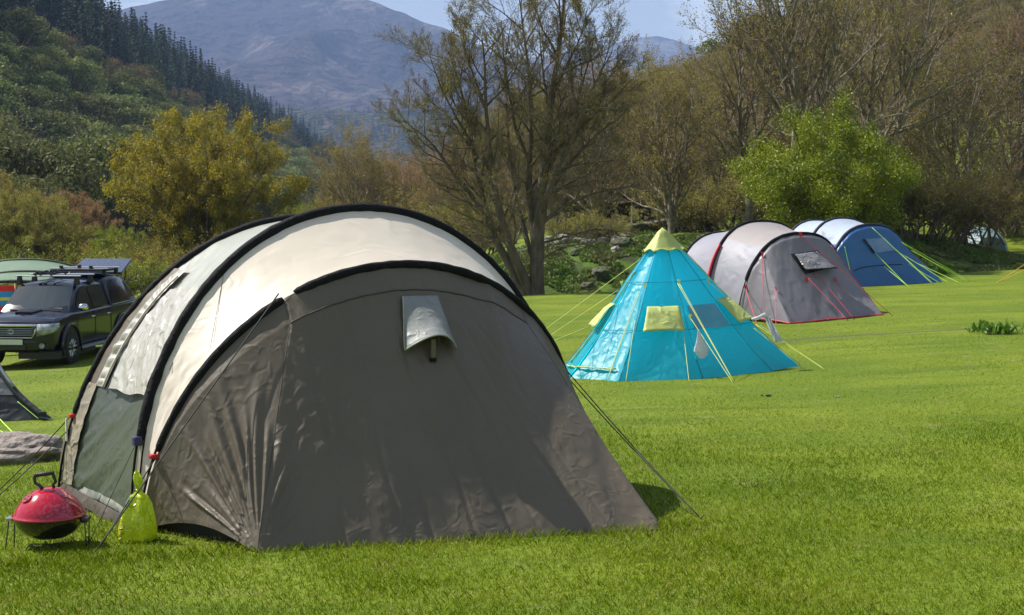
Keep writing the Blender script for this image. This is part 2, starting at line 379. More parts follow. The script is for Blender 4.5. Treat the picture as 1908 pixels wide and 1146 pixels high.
# ================================================================== trees
def tubes_np(polys, radii, sides):
    """all polylines together as tapered tubes -> V, F (quads)"""
    Vs = []; Fs = []; base = 0
    groups = {}
    for p, r, s in zip(polys, radii, sides): groups.setdefault((len(p), s), []).append((p, r))
    for (n, m), lst in groups.items():
        P = np.array([a[0] for a in lst]); R = np.array([a[1] for a in lst]); K = len(lst)
        T = np.gradient(P, axis=1); T /= np.linalg.norm(T, axis=2)[..., None] + 1e-9
        ref = np.where(np.abs(T[..., 2:3]) < .8, np.array([0, 0, 1.]), np.array([1., 0, 0]))
        ref = np.repeat(ref[:, :1], n, 1)
        A = np.cross(T, ref); A /= np.linalg.norm(A, axis=2)[..., None] + 1e-9; B = np.cross(A, T)
        an = np.linspace(0, 2 * PI, m, endpoint=False)
        V = P[:, :, None] + R[:, :, None, None] * (np.cos(an)[:, None] * A[:, :, None] + np.sin(an)[:, None] * B[:, :, None])
        idx = np.arange(K * n * m).reshape(K, n, m) + base
        nx = np.roll(idx, -1, axis=2)
        f = np.stack([idx[:, :-1], nx[:, :-1], nx[:, 1:], idx[:, 1:]], -1).reshape(-1, 4)
        Vs.append(V.reshape(-1, 3)); Fs.append(f); base += K * n * m
    return np.concatenate(Vs), np.concatenate(Fs)

def unit(v): return v / (np.linalg.norm(v) + 1e-12)

class Tree:
    def __init__(s, seed): s.r = np.random.default_rng(seed); s.P = []; s.R = []; s.L = []
    def stem(s, pts, r0, r1, lvl=0, n=None, wob=0.):
        pts = np.asarray(pts, dtype=float); n = n or max(6, len(pts) * 4)
        t = np.linspace(0, 1, len(pts)); q = np.linspace(0, 1, n)
        # smooth interpolation
        P = np.stack([np.interp(q, t, pts[:, i]) for i in range(3)], 1)
        for _ in range(2): P[1:-1] = (P[:-2] + 2 * P[1:-1] + P[2:]) / 4
        if wob: 
            w = s.r.normal(0, wob, (n, 3)); w[0] = 0; P = P + np.cumsum(w, 0) * .5
        R = r0 + (r1 - r0) * q ** .8
        s.P.append(P); s.R.append(R); s.L.append(lvl); return P, R
    def grow(s, P, R, lvl, spec, length=None):
        """spec[lvl] = dict(n, len, ang, up, t0, seg)"""
        if lvl >= len(spec): return
        sp = spec[lvl]; r = s.r
        if length is None: length = np.linalg.norm(np.diff(P, axis=0), axis=1).sum()
        n = max(1, int(round(sp['n'] * r.uniform(.8, 1.2))))
        ts = sp['t0'] + (1 - sp['t0']) * (np.arange(n) + r.uniform(0, 1, n)) / n
        az = r.uniform(0, 2 * PI)
        for t in ts:
            f = t * (len(P) - 1); i = min(int(f), len(P) - 2); p = P[i] + (P[i + 1] - P[i]) * (f - i)
            d = unit(P[i + 1] - P[i]); az += 2.4 + r.normal(0, .4)
            ref = np.array([0, 0, 1.]) if abs(d[2]) < .95 else np.array([1., 0, 0])
            A = unit(np.cross(d, ref)); B = np.cross(A, d)
            an = math.radians(sp['ang'] * r.uniform(.7, 1.25) * (1 - .35 * t))
            dr = d * math.cos(an) + (A * math.cos(az) + B * math.sin(az)) * math.sin(an)
            Lc = length * sp['len'] * (1 - sp.get('tap', .55) * t) * r.uniform(.7, 1.25)
            if 'maxlen' in sp: Lc = min(Lc, sp['maxlen'])
            rp = R[i] * (1 - (f - i)) + R[i + 1] * (f - i)
            r0 = min(rp * .75, sp.get('thick', .02) * Lc + .004); r1 = max(.0025, r0 * .25)
            k = sp.get('seg', 5); Q = [p]; step = Lc / k
            for j in range(k):
                dr = unit(dr + r.normal(0, sp.get('wob', .12), 3) + np.array([0, 0, sp.get('up', .1)]))
                Q.append(Q[-1] + dr * step)
            Q = np.array(Q); RR = np.linspace(r0, r1, k + 1)
            s.P.append(Q); s.R.append(RR); s.L.append(lvl + 1)
            s.grow(Q, RR, lvl + 1, spec, Lc)
    def meshes(s, tw_from, thickmin=.0):
        sid = [10, 7, 5, 3, 3, 3]
        lo = [i for i, l in enumerate(s.L) if l < tw_from]; hi = [i for i, l in enumerate(s.L) if l >= tw_from]
        f = lambda I: tubes_np([s.P[i] for i in I], [np.maximum(s.R[i], thickmin) for i in I], [sid[s.L[i]] for i in I])
        return f(lo), (f(hi) if hi else None)
    def tips(s, lvl):
        return [s.P[i] for i, l in enumerate(s.L) if l >= lvl]

def leaves_np(r, tips, n, size, spread=.06, asp=.7, upb=.3, tmin=.3, droop=0.):
    """n rhombic leaves scattered along the twigs"""
    k = r.integers(0, len(tips), n); t = r.uniform(tmin, 1, n)
    P = np.array([_at(tips[a], b) for a, b in zip(k, t)]) + r.normal(0, spread, (n, 3))
    return leafquads(r, P, size * r.uniform(.6, 1.35, n), asp, upb)
def _at(P, t):
    f = t * (len(P) - 1); i = min(int(f), len(P) - 2); return P[i] + (P[i + 1] - P[i]) * (f - i)
def leafquads(r, P, sz, asp=.7, upb=.3, N0=None, nb=.6):
    n = len(P)
    d = r.normal(0, 1, (n, 3)); d /= np.linalg.norm(d, axis=1)[:, None]
    N = r.normal(0, 1, (n, 3)); N /= np.linalg.norm(N, axis=1)[:, None]; N[:, 2] += upb
    if N0 is not None: N = N * (1 - nb) + N0 * nb
    B = np.cross(N, d); B /= np.linalg.norm(B, axis=1)[:, None] + 1e-9; d = np.cross(B, N); d /= np.linalg.norm(d, axis=1)[:, None] + 1e-9
    sz = np.asarray(sz)[:, None] if np.ndim(sz) else sz
    V = np.stack([P - d * sz * .5, P + B * sz * asp * .5, P + d * sz * .5, P - B * sz * asp * .5], 1).reshape(-1, 3)
    return V, np.arange(4 * n).reshape(n, 4)

BARK = mat('grey_brown_bark', (.14, .11, .075), .9, (.07, .055, .038), 6, bump=.6, bscale=30, bdist=.03, stretch=(1, 1, .3))
BARK_L = mat('pale_lichen_bark', (.26, .22, .155), .9, (.11, .09, .065), 4, bump=.6, bscale=30, bdist=.03)
TWIG = mat('fine_twigs', (.17, .13, .085), .85, rand=.25)
TWIG_B = mat('brown_twigs', (.27, .19, .12), .85, rand=.3)
LEAF_BUD = mat('budding_olive_leaves', (.27, .25, .045), .6, (.18, .17, .035), 1.5, trans=.5, rand=.2, spec=.3)
LEAF_YEL = mat('young_yellow_green_leaves', (.35, .285, .022), .55, (.20, .165, .02), .8, trans=.5, rand=.15, spec=.3)
LEAF_GRN = mat('fresh_green_leaves', (.31, .35, .014), .5, (.14, .185, .010), .9, trans=.32, spec=.35, rand=.1)
LEAF_BRN = mat('brown_bud_leaves', (.30, .19, .08), .7, (.20, .16, .055), .8, trans=.45, rand=.3, spec=.2)
LEAF_OLV = mat('olive_spring_leaves', (.28, .245, .055), .6, (.18, .165, .04), .6, trans=.5, rand=.3, spec=.2)
CONIF = mat('dark_conifer_needles', (.032, .060, .028), .75, (.018, .036, .018), .5, trans=.1, rand=.55, spec=.2)
CONIF2 = mat('mid_green_larch_needles', (.085, .13, .035), .75, (.05, .085, .025), .4, trans=.15, rand=.4, spec=.2)
FGREEN = mat('pale_green_beech_leaves', (.22, .255, .07), .7, (.12, .155, .04), .5, trans=.3, rand=.35, spec=.2)
FOLIVE = mat('olive_oak_leaves', (.15, .17, .045), .7, (.085, .10, .03), .5, trans=.3, rand=.4, spec=.2)
FBROWN = mat('russet_bare_twigs', (.20, .135, .06), .8, (.12, .09, .04), .5, trans=.25, rand=.35, spec=.2)

def put_tree(name, tr, tw_from, leafVF, mats, loc, rz=0, label='', cat='tree', group=None, thickmin=0.):
    (TV, TF), hi = tr.meshes(tw_from, thickmin)
    root = empty(name, loc, rz); tag(root, label, cat, group)
    obj('trunk', mesh_np('trunk', TV, TF, [mats[0]], True), root)
    Vs = []; Fs = []; M = []; n = 0
    if hi is not None: Vs.append(hi[0]); Fs.append(hi[1]); M.append(np.zeros(len(hi[1]))); n += len(hi[0])
    if leafVF is not None: Vs.append(leafVF[0]); Fs.append(leafVF[1] + n); M.append(np.ones(len(leafVF[1])))
    obj('crown', mesh_np('crown', np.concatenate(Vs), np.concatenate(Fs), [mats[1], mats[2]], False, np.concatenate(M)), root)
    return root

def copy_tree(o, loc=None, rz=None, sc_=None, label=None, group=None, tilt=None):
    c = o.copy(); COL.objects.link(c)
    for ch in o.children:
        d = ch.copy(); COL.objects.link(d); d.parent = c
        for g in ch.children:
            e = g.copy(); COL.objects.link(e); e.parent = d
    if loc is not None: c.location = loc
    if rz is not None: c.rotation_euler = (0, 0, rz)
    if sc_ is not None: c.scale = sc_ if hasattr(sc_, '__len__') else (sc_,) * 3
    if label: c['label'] = label
    if group: c['group'] = group
    return c

# ---- tall multi-stemmed alder behind the tents (real survey of its stems)
DA = 48.5
abase = on_ground(985, 546, DA)
def A(X, Y, dy=0.): 
    p = at_d(X, Y, DA + dy); return p - abase
tr = Tree(11)
stems = [([(1000, 552), (1000, 500), (1003, 440), (1008, 370), (1018, 300), (1022, 240), (1030, 170), (1040, 100), (1048, 40), (1052, -20)], .30, .03, 0.0),
         ([(990, 552), (975, 515), (955, 470), (938, 425), (925, 370), (918, 320), (912, 260), (906, 200), (905, 130), (898, 70)], .22, .025, -.6),
         ([(978, 552), (962, 520), (938, 470), (915, 430), (905, 380), (893, 330), (880, 270), (872, 215), (858, 150), (838, 95)], .19, .02, .5),
         ([(1000, 470), (992, 420), (984, 360), (986, 300), (989, 250), (990, 190), (984, 120), (975, 50), (968, -10)], .17, .02, .9),
         ([(1004, 430), (1016, 370), (1040, 310), (1068, 250), (1090, 195), (1115, 140), (1140, 95)], .15, .015, -1.0),
         ([(905, 400), (880, 365), (850, 330), (822, 290), (800, 262), (772, 240), (752, 226)], .10, .012, .4),
         ([(1002, 500), (988, 470), (978, 430), (965, 380), (955, 330), (948, 270), (945, 200), (940, 120), (935, 40)], .12, .015, 1.4)]
spec = [dict(n=21, len=.30, ang=68, up=.055, t0=.20, seg=7, wob=.12, thick=.017, tap=.30, maxlen=3.1),
        dict(n=9, len=.42, ang=50, up=.07, t0=.25, seg=5, wob=.14, thick=.014, tap=.4),
        dict(n=10, len=.42, ang=44, up=.08, t0=.2, seg=3, wob=.16, thick=.012, tap=.3),
        dict(n=4, len=.6, ang=38, up=.08, t0=.3, seg=2, wob=.12, thick=.01)]
n_main = len(stems)
stems += [([(1022, 250), (1018, 180), (1008, 110), (1002, 35)], .07, .012, .8), ([(1012, 335), (1045, 270), (1075, 190), (1098, 110), (1108, 55)], .08, .012, .7), ([(882, 275), (850, 215), (822, 160), (802, 105)], .06, .012, -.9),
          ([(906, 205), (885, 150), (866, 95), (862, 45)], .06, .012, .9), ([(1030, 175), (1058, 120), (1085, 65), (1098, 15)], .06, .012, -.8), ([(1068, 252), (1105, 215), (1145, 180), (1172, 150)], .06, .012, .5), ([(918, 320), (870, 265), (838, 215), (812, 190)], .06, .012, 1.3),
          ([(986, 300), (960, 240), (948, 170), (940, 110), (952, 40)], .07, .012, -1.2), ([(1018, 300), (1060, 255), (1085, 235), (1130, 245)], .05, .012, 1.2)]
for k_, (pts, r0, r1, dy) in enumerate(stems):
    Q = [A(X, Y, dy * min(1, i / 4)) for i, (X, Y) in enumerate(pts)]
    P, R = tr.stem(Q, r0, r1, 0, n=26, wob=.012)
    tr.grow(P, R, 0, [dict(spec[0], n=(21 if k_ < 5 else 10), maxlen=(2.8 if k_ < 5 else 1.7), len=(.30 if k_ < 5 else .45))] + spec[1:])
# low side limbs
for pts, r0, dy in [([(1005, 420), (1050, 385), (1100, 360), (1150, 350), (1195, 345)], .07, -.5), ([(1005, 455), (1060, 440), (1110, 425), (1160, 432)], .05, .8), ([(1002, 380), (1050, 345), (1110, 318), (1150, 290)], .06, 1.),
                    ([(950, 440), (900, 415), (850, 395), (810, 372)], .05, -.6), ([(930, 380), (880, 345), (830, 330), (770, 300)], .05, .8), ([(1000, 490), (1040, 462), (1085, 452), (1120, 465)], .035, -.7), ([(1010, 350), (1060, 310), (1110, 250), (1160, 215), (1180, 190)], .06, -.6)]:
    P, R = tr.stem([A(X, Y, dy * i / 3) for i, (X, Y) in enumerate(pts)], r0, .012, 1, n=14, wob=.015)
    tr.grow(P, R, 1, [None, dict(n=14, len=.28, ang=50, up=.08, t0=.12, seg=5, wob=.14, thick=.014, tap=.4, maxlen=1.5)] + spec[2:])
tips = tr.tips(3)
Lf = leaves_np(tr.r, tips, 52000, .042, .08)
put_tree('alder_tree', tr, 3, Lf, [BARK, TWIG, LEAF_BUD], abase, 0, 'tall many-stemmed bare tree with small olive buds rising at centre behind the tents', thickmin=.004)
print('alder polys', len(tr.P))

# ---- prototypes of bare spring trees
def bare_proto(seed, H=10., nst=3, spreadx=.35, lean=(0, 0), n1=16, leafn=8000, leafsz=.11, fork=.12, thickmin=.007, lens=.48, low=.2, n2=9, n3=8):
    t = Tree(seed); r = t.r
    for i in range(nst):
        a = 2 * PI * i / nst + r.uniform(-.4, .4); h = H * r.uniform(.82, 1.0) * (.97 if i else 1.)
        sp = spreadx * H * r.uniform(.4, 1.)
        top = np.array([math.cos(a) * sp + lean[0], math.sin(a) * sp + lean[1], h])
        mid = top * np.array([.35, .35, .45]) + np.append(r.normal(0, .03 * H, 2), 0)
        P, R = t.stem([(0, 0, -.3), np.array([0, 0, H * fork]) + np.append(r.normal(0, .01 * H, 2), 0), mid, top * np.array([.7, .7, .75]) + np.append(r.normal(0, .03 * H, 2), 0), top], .016 * H + .03, .02, 0, n=16, wob=.01 * H / 10)
        t.grow(P, R, 0, [dict(n=n1, len=lens, ang=52, up=.07, t0=low, seg=6, wob=.13, thick=.018, tap=.45), dict(n=n2, len=.45, ang=46, up=.08, t0=.2, seg=4, wob=.16, thick=.013, tap=.4),
                         dict(n=n3, len=.45, ang=42, up=.07, t0=.15, seg=3, wob=.16, thick=.011, tap=.3)])
    tips = t.tips(3)
    return t, leaves_np(r, tips, leafn, leafsz, .09)
print('protos')
pa = put_tree('ash_tree', *(lambda q: (q[0], 3, q[1]))(bare_proto(21, 12, 3, .26, n1=17, leafn=8500, leafsz=.10, fork=.28, low=.3)), [BARK_L, TWIG_B, LEAF_BUD], on_ground(1480, 400, 60), .3,
              'tall bare ash with thin green buds behind the round green bush, left of its fork neighbour')
pa['label'] = 'tall bare tree rising above the round green bush, its top out of frame'
pa['group'] = 'bare spring trees behind the tents'
pb = put_tree('bare_tree', *(lambda q: (q[0], 3, q[1]))(bare_proto(22, 9.5, 4, .34, n1=15, leafn=13000, leafsz=.10, fork=.10, low=.2)), [BARK_L, TWIG_B, LEAF_OLV], on_ground(1252, 430, 64), 1.1,
              'olive budding tree with dark forked trunk just behind the teepee peak', group='bare spring trees behind the tents')
pc = put_tree('bare_tree', *(lambda q: (q[0], 3, q[1]))(bare_proto(23, 9, 5, .36, n1=13, leafn=11000, leafsz=.10, fork=.07, low=.15)), [BARK_L, TWIG_B, LEAF_BRN], on_ground(1110, 430, 82), 2.,
              'brown twiggy tree seen through the right limbs of the tall central tree', group='bare spring trees behind the tents')
G = 'bare spring trees behind the tents'
pb.scale = (.74,) * 3
def put(proto, X, d, s, rz, label, sx=None):
    p = on_ground(X, 400, d); c = copy_tree(proto, p, rz, (s * (sx or 1), s * (sx or 1), s), label, G); return c
put(pa, 1650, 66, 1.0, 2.1, 'second tall bare tree with many steep limbs, right of the round green bush top')
put(pa, 1395, 64, .84, 4.0, 'slender bare tree between the teepee peak and the round green bush')
put(pa, 1530, 78, 1.05, 5.0, 'bare tree crown showing between the two tall trees over the green bush')
put(pb, 1345, 74, .66, 3.0, 'olive-brown bare tree above the grey tent, left of the green bush')
put(pb, 1180, 88, .85, 5.2, 'low olive tree beyond the stony bank between central tree and teepee')
put(pb, 1790, 74, 1.05, .4, 'brown bare tree over the thicket at the right')
put(pc, 1890, 82, 1.15, 1.4, 'russet bare tree at the right edge above the stone wall')
put(pc, 1010, 96, .95, .9, 'russet tree directly behind the trunks of the tall central tree')
put(pb, 900, 105, .85, 1.9, 'olive tree behind the left stems of the tall central tree')
put(pc, 760, 112, .75, 3.3, 'low russet tree above the crest of the large beige tent')
put(pb, 690, 118, .78, 4.1, 'olive tree above and left of the crest of the large beige tent')
put(pc, 820, 100, .70, 5.4, 'russet tree under the leftmost limb of the tall central tree')
print('oak')
# ---- yellow-green oak at the left
def dome_tree(seed, H, R, n, spec, r0, base=.12, low=.30):
    t = Tree(seed)
    for i in range(n):
        a = 2.4 * i + t.r.uniform(-.3, .3); sp = R * math.sqrt((i + .3) / n) * .86; h = H * (low + (1 - low) * math.sqrt(max(0, 1 - (sp / R) ** 2))) * t.r.uniform(.86, 1.0)
        P, Q = t.stem([(0, 0, -.3), (math.cos(a) * .1, math.sin(a) * .1, H * base), (math.cos(a) * sp * .5, math.sin(a) * sp * .5, H * base + (h - H * base) * .55), (math.cos(a) * sp, math.sin(a) * sp, h)], r0, .018, 0, n=14, wob=.02)
        t.grow(P, Q, 0, spec)
    return t
oak = dome_tree(31, 9.4, 6.2, 22, [dict(n=13, len=.30, ang=62, up=.03, t0=.22, seg=6, wob=.15, thick=.018, tap=.25, maxlen=1.7), dict(n=8, len=.45, ang=50, up=.04, t0=.15, seg=4, wob=.18, thick=.013, tap=.4), dict(n=6, len=.45, ang=45, up=.03, t0=.15, seg=3, wob=.18, thick=.011)], .17, .10, .12)
po = put_tree('oak_tree', oak, 3, leaves_np(oak.r, oak.tips(3), 150000, .10, .13, tmin=.05), [BARK, TWIG, LEAF_YEL], on_ground(385, 500, 82), 0,
              'broad yellow-green oak in young leaf behind the dark pickup truck', group='leafy trees at the left of the field')
def put2(proto, X, d, s, rz, label, leaf=None, name=None):
    c = put(proto, X, d, s, rz, label); c['group'] = 'leafy trees at the left of the field'
    if leaf:
        for ch in c.children:
            if ch.name.startswith('crown'):
                me = ch.data.copy(); me.materials[1] = leaf; ch.data = me
    return c
put2(po, 55, 76, .62, 1.0, 'dull olive round tree at the left edge above the pale green tent', LEAF_OLV)
put2(po, 215, 90, .42, 2.2, 'small bright green tree tucked under the left side of the yellow-green oak', LEAF_GRN)
put2(po, -40, 95, .85, 3.2, 'olive-brown tree at the far left edge, cut by the frame', LEAF_OLV)
put2(po, 640, 128, .62, .8, 'yellow-green tree just left of the large beige tent crest', LEAF_YEL)
put2(po, 120, 125, .8, 4.4, 'russet-brown tree between the olive tree and the yellow-green oak', LEAF_BRN)
put2(po, 560, 150, .62, 5.2, 'pale green tree showing right of the yellow-green oak', LEAF_GRN)
po.scale = (1.04, 1.04, 1.12)
# ---- round green bush
bu = dome_tree(41, 6.1, 4.0, 26, [dict(n=11, len=.32, ang=66, up=.0, t0=.10, seg=6, wob=.16, thick=.016, tap=.2, maxlen=1.05), dict(n=8, len=.45, ang=52, up=.02, t0=.12, seg=4, wob=.2, thick=.012, tap=.3), dict(n=5, len=.45, ang=45, up=0, t0=.15, seg=3, wob=.16, thick=.01)], .09, .08, .22)
pbush = put_tree('hawthorn_tree', bu, 3, leaves_np(bu.r, bu.tips(3), 230000, .080, .19, tmin=.1), [BARK, TWIG, LEAF_GRN], on_ground(1545, 430, 55), 0,
         'dense round bright green tree right behind the blue tent', group='green bushes behind the tents')
# ---- low sprawling thicket at right
def thicket(seed, n, R0, H, leaf, ln, lsz, twig=TWIG, name='thicket', **k):
    t = Tree(seed); r = t.r
    for i in range(n):
        a = r.uniform(0, 2 * PI); q = R0 * math.sqrt(r.uniform(0, 1)); o = np.array([math.cos(a) * q * .7, math.sin(a) * q * .5, -.1])
        b = r.uniform(0, 2 * PI); l = r.uniform(.5, 1.3) * R0 * .6
        P, R = t.stem([o, o + np.array([math.cos(b) * l * .4, math.sin(b) * l * .4, H * .5]), o + np.array([math.cos(b) * l, math.sin(b) * l, H * r.uniform(.6, 1.05)])], .05, .01, 0, n=8, wob=.04)
        t.grow(P, R, 0, [dict(n=8, len=.5, ang=60, up=-.01, t0=.15, seg=5, wob=.2, thick=.014, tap=.4), dict(n=6, len=.45, ang=50, up=0, t0=.15, seg=4, wob=.2, thick=.012, tap=.4), dict(n=4, len=.5, ang=45, up=0, t0=.15, seg=2, wob=.16, thick=.01)])
    return t, leaves_np(r, t.tips(3), ln, lsz, .07)
t, lf = thicket(51, 26, 3.4, 3.1, None, 14000, .09)
pth = put_tree('thicket_bush', t, 3, lf, [BARK, TWIG, LEAF_OLV], on_ground(1790, 460, 62), 0, 'low tangled bare thicket right of the blue tent', 'bush', 'tangled bushes along the far edge of the field')
def put3(X, d, s, rz, label, sz=1.): 
    c = copy_tree(pth, on_ground(X, 440, d), rz, (s, s, s * sz), label, 'tangled bushes along the far edge of the field'); return c
put3(1690, 60, .85, 1.2, 'tangled bush between the blue tent and the bare thicket')
put3(1300, 66, .8, 2.4, 'dark twiggy bush behind the left end of the grey tent', .8)
put3(1120, 60, .55, 3.4, 'scrubby bush on top of the rocky bank right of the central trunk', .7)
put3(1060, 64, .6, .4, 'scrubby bush on the bank just right of the central trunk', .6)
put3(900, 70, .9, 4.4, 'twiggy bush behind the right shoulder of the large beige tent')
put3(1420, 68, .9, 5.0, 'olive bush under the left side of the round green tree')
put3(1880, 80, .9, .9, 'bush beside the stone wall at the right edge')
for k_, (X_, d_, s_) in enumerate(((150, 70, .7), (205, 66, .8), (262, 72, .9), (330, 76, .9), (-20, 66, .8), (60, 62, .6))):
    c_ = put3(X_, d_, s_, k_ * 1.3, 'low leafy bush in the hedge line behind the pickup truck', 1.); c_['group'] = 'bushes in the hedge line at the left'
    for ch in c_.children:
        if ch.name.startswith('crown'): me_ = ch.data.copy(); me_.materials[1] = [LEAF_OLV, LEAF_GRN, LEAF_YEL][k_ % 3]; ch.data = me_
put3(770, 80, .8, 5.9, 'twiggy bush showing just over the crest of the large beige tent')

ru = np.random.default_rng(57)
for k in range(44):
    X = ru.uniform(640, 1900); d = ru.uniform(86, 135)
    if 1780 < X and d < 126: continue
    p = on_ground(X, 430, d); s = ru.uniform(.9, 1.5)
    copy_tree(pth, p, ru.uniform(0, 6), (s, s, s * ru.uniform(.8, 1.3)), 'bare brown undergrowth bush between the trees of the right-hand hill', 'undergrowth bushes on the right-hand hill')

# ================================================================== hillside woods
def far_conifer(seed, H=14., mt=None, narrow=1.):
    r = np.random.default_rng(seed); P = []; S = []; N = []
    nt_ = 17
    for i in range(nt_):
        z = H * (.10 + .88 * i / (nt_ - 1)); rad = (1 - i / (nt_ - 1)) ** .85 * H * .17 * narrow + .12
        nb = max(4, int(11 - i * .4))
        for b_ in range(nb):
            a = r.uniform(0, 2 * PI); L = rad * r.uniform(.7, 1.15); m = 7
            q = np.linspace(.15, 1, m)
            pp = np.stack([np.cos(a) * L * q, np.sin(a) * L * q, z + .10 * L - .42 * L * q ** 1.5], 1) + r.normal(0, .10, (m, 3))
            P.append(pp); S.append(np.linspace(.95, .35, m) * (.45 + .03 * H) * (.6 + .6 * (1 - i / nt_))); N.append(np.tile([np.cos(a) * .6, np.sin(a) * .6, .8], (m, 1)))
    P = np.concatenate(P); S = np.concatenate(S); N = np.concatenate(N)
    LV, LF = leafquads(r, P, S, .55, .2, N, .55)
    TV, TF = tubes_np([np.array([[0, 0, -1], [0, 0, H * .5], [0, 0, H]])], [np.array([.18, .1, .02])], [5])
    return mesh_np('conifer', np.concatenate([TV, LV]), np.concatenate([TF, LF + len(TV)]), [BARK, mt], False, np.r_[np.zeros(len(TF)), np.ones(len(LF))])
def far_broad(seed, H=11., mt=None, twiggy=False, W=.42):
    r = np.random.default_rng(seed); P = []; N = []; C = []
    for i in range(26):
        u = unit(r.normal(0, 1, 3)); u[2] = abs(u[2]) * 1.1 - .25
        c = np.array([0, 0, H * .56]) + u * np.array([H * W * .70, H * W * .70, H * .36]) * r.uniform(.55, 1.0); rad = H * r.uniform(.10, .17)
        k = 120; v = r.normal(0, 1, (k, 3)); v /= np.linalg.norm(v, axis=1)[:, None]; v[:, 2] = np.where(v[:, 2] < -.3, -v[:, 2], v[:, 2])
        P.append(c + v * rad * r.uniform(.55, 1.12, (k, 1)) * np.array([1, 1, .8])); N.append(v)
    P = np.concatenate(P); N = np.concatenate(N)
    LV, LF = leafquads(r, P, H * .032 * r.uniform(.5, 1.5, len(P)), .6 if not twiggy else .25, .2, N, .5)
    lines = [np.array([[0, 0, -1], [0, 0, H * .3], [r.normal(0, .3), r.normal(0, .3), H * .8]])]; rr = [np.array([.2, .14, .03])]
    for i in range(10):
        a = r.uniform(0, 2 * PI); lines.append(np.array([[0, 0, H * .25], [math.cos(a) * H * W * .4, math.sin(a) * H * W * .4, H * .55], [math.cos(a) * H * W * .8, math.sin(a) * H * W * .8, H * r.uniform(.6, .9)]])); rr.append(np.array([.1, .06, .02]))
    TV, TF = tubes_np(lines, rr, [5] * 11)
    return mesh_np('broadleaf', np.concatenate([TV, LV]), np.concatenate([TF, LF + len(TV)]), [BARK, mt], False, np.r_[np.zeros(len(TF)), np.ones(len(LF))])
print('far protos')
FP = {'spruce': [far_conifer(61, 13, CONIF, 1.7), far_conifer(62, 11, CONIF, 2.1), far_conifer(69, 14, CONIF, 1.4)], 'larch': [far_conifer(63, 12, CONIF2, 1.7)],
      'beech': [far_broad(64, 11, FGREEN, W=.5), far_broad(65, 10, FGREEN, W=.55)], 'oak': [far_broad(66, 10, FOLIVE, W=.52), far_broad(67, 9, FOLIVE, W=.5)], 'bare': [far_broad(68, 10, FBROWN, True, W=.5)]}
LAB = {'spruce': 'dark spruce in the dense wood on the left hillside', 'larch': 'mid green larch in the wood on the left hillside', 'beech': 'pale green beech low on the left hillside',
       'oak': 'olive oak in the mixed wood on the left hillside', 'bare': 'russet leafless tree in a brown patch of the left hillside'}
NAM = {'spruce': 'spruce_tree', 'larch': 'larch_tree', 'beech': 'beech_tree', 'oak': 'oak_tree', 'bare': 'bare_tree'}
def pick(x, y, z, r):
    n = fbm(x / 55, y / 110, 3, 91); rel = z / np.interp(y, [0, 120, 300, 500, 700, 850, 1000, 1100, 1250, 1400, 1700, 2300], [1, 8, 100, 96, 90, 80, 75, 68, 56, 48, 40, 30])
    u = r.uniform()
    lim = 15 + 40 * (n - .5) + .010 * y
    if z > lim:
        if n > .62 and 16 < z < 34 and y > 260: return 'bare' if u < .3 else 'oak'
        if n > .60 and z < 36 and y > 260: return 'oak' if u < .4 else 'larch'
        return 'spruce' if u < .84 else 'larch'
    if z > .32 * lim: return ('beech' if u < .85 else 'oak') if n > .43 else ('spruce' if u < .5 else 'larch')
    if z <= .32 * lim: return 'oak' if n > .5 else ('bare' if u < .6 else 'oak')
    return 'spruce' if u < .85 else 'larch'
r = np.random.default_rng(77)
cand = []
y = 125.
while y < 1880:
    stepy = 6.4 + y * .0035; x = -46.
    while x > -.40 * y - 45 and x > -236:
        cand.append((x + r.uniform(-2.4, 2.4), y + r.uniform(-2.4, 2.4))); x -= 6.1 + y * .002
    y += stepy
cand = np.array(cand); cz = gz(cand[:, 0], cand[:, 1])
print('hill trees', len(cand))
forest = []
for (x, y), z in zip(cand, cz):
    sp = pick(x, y, max(z, 0), r); s = r.uniform(.95, 1.65) * (1.05 if sp != 'spruce' else 1.1)
    # visible-size proxy: near trees and skyline (ridge) trees first
    edge = abs(-x - 200) < 18
    score = y * (.35 if edge else 1.0)
    forest.append((score, x, y, z, sp, s, r.uniform(0, 2 * PI), r.integers(0, 9)))
forest.sort(key=lambda a: a[0])
# valley side and right hill woods (russet, olive)
def single(sp, k, x, y, z, s, rz, label, group):
    o = obj(NAM[sp], FP[sp][k % len(FP[sp])], None, (x, y, z)); o.rotation_euler = (0, 0, rz); o.scale = (s, s, s * (1 + .1 * math.sin(k))); tag(o, label, 'tree', group); return o
NI = 220
for (sc0, x, y, z, sp, s, rz, k) in forest[:NI]:
    single(sp, k, x, y, z, s, rz, LAB[sp], 'trees of the wood on the left hillside')

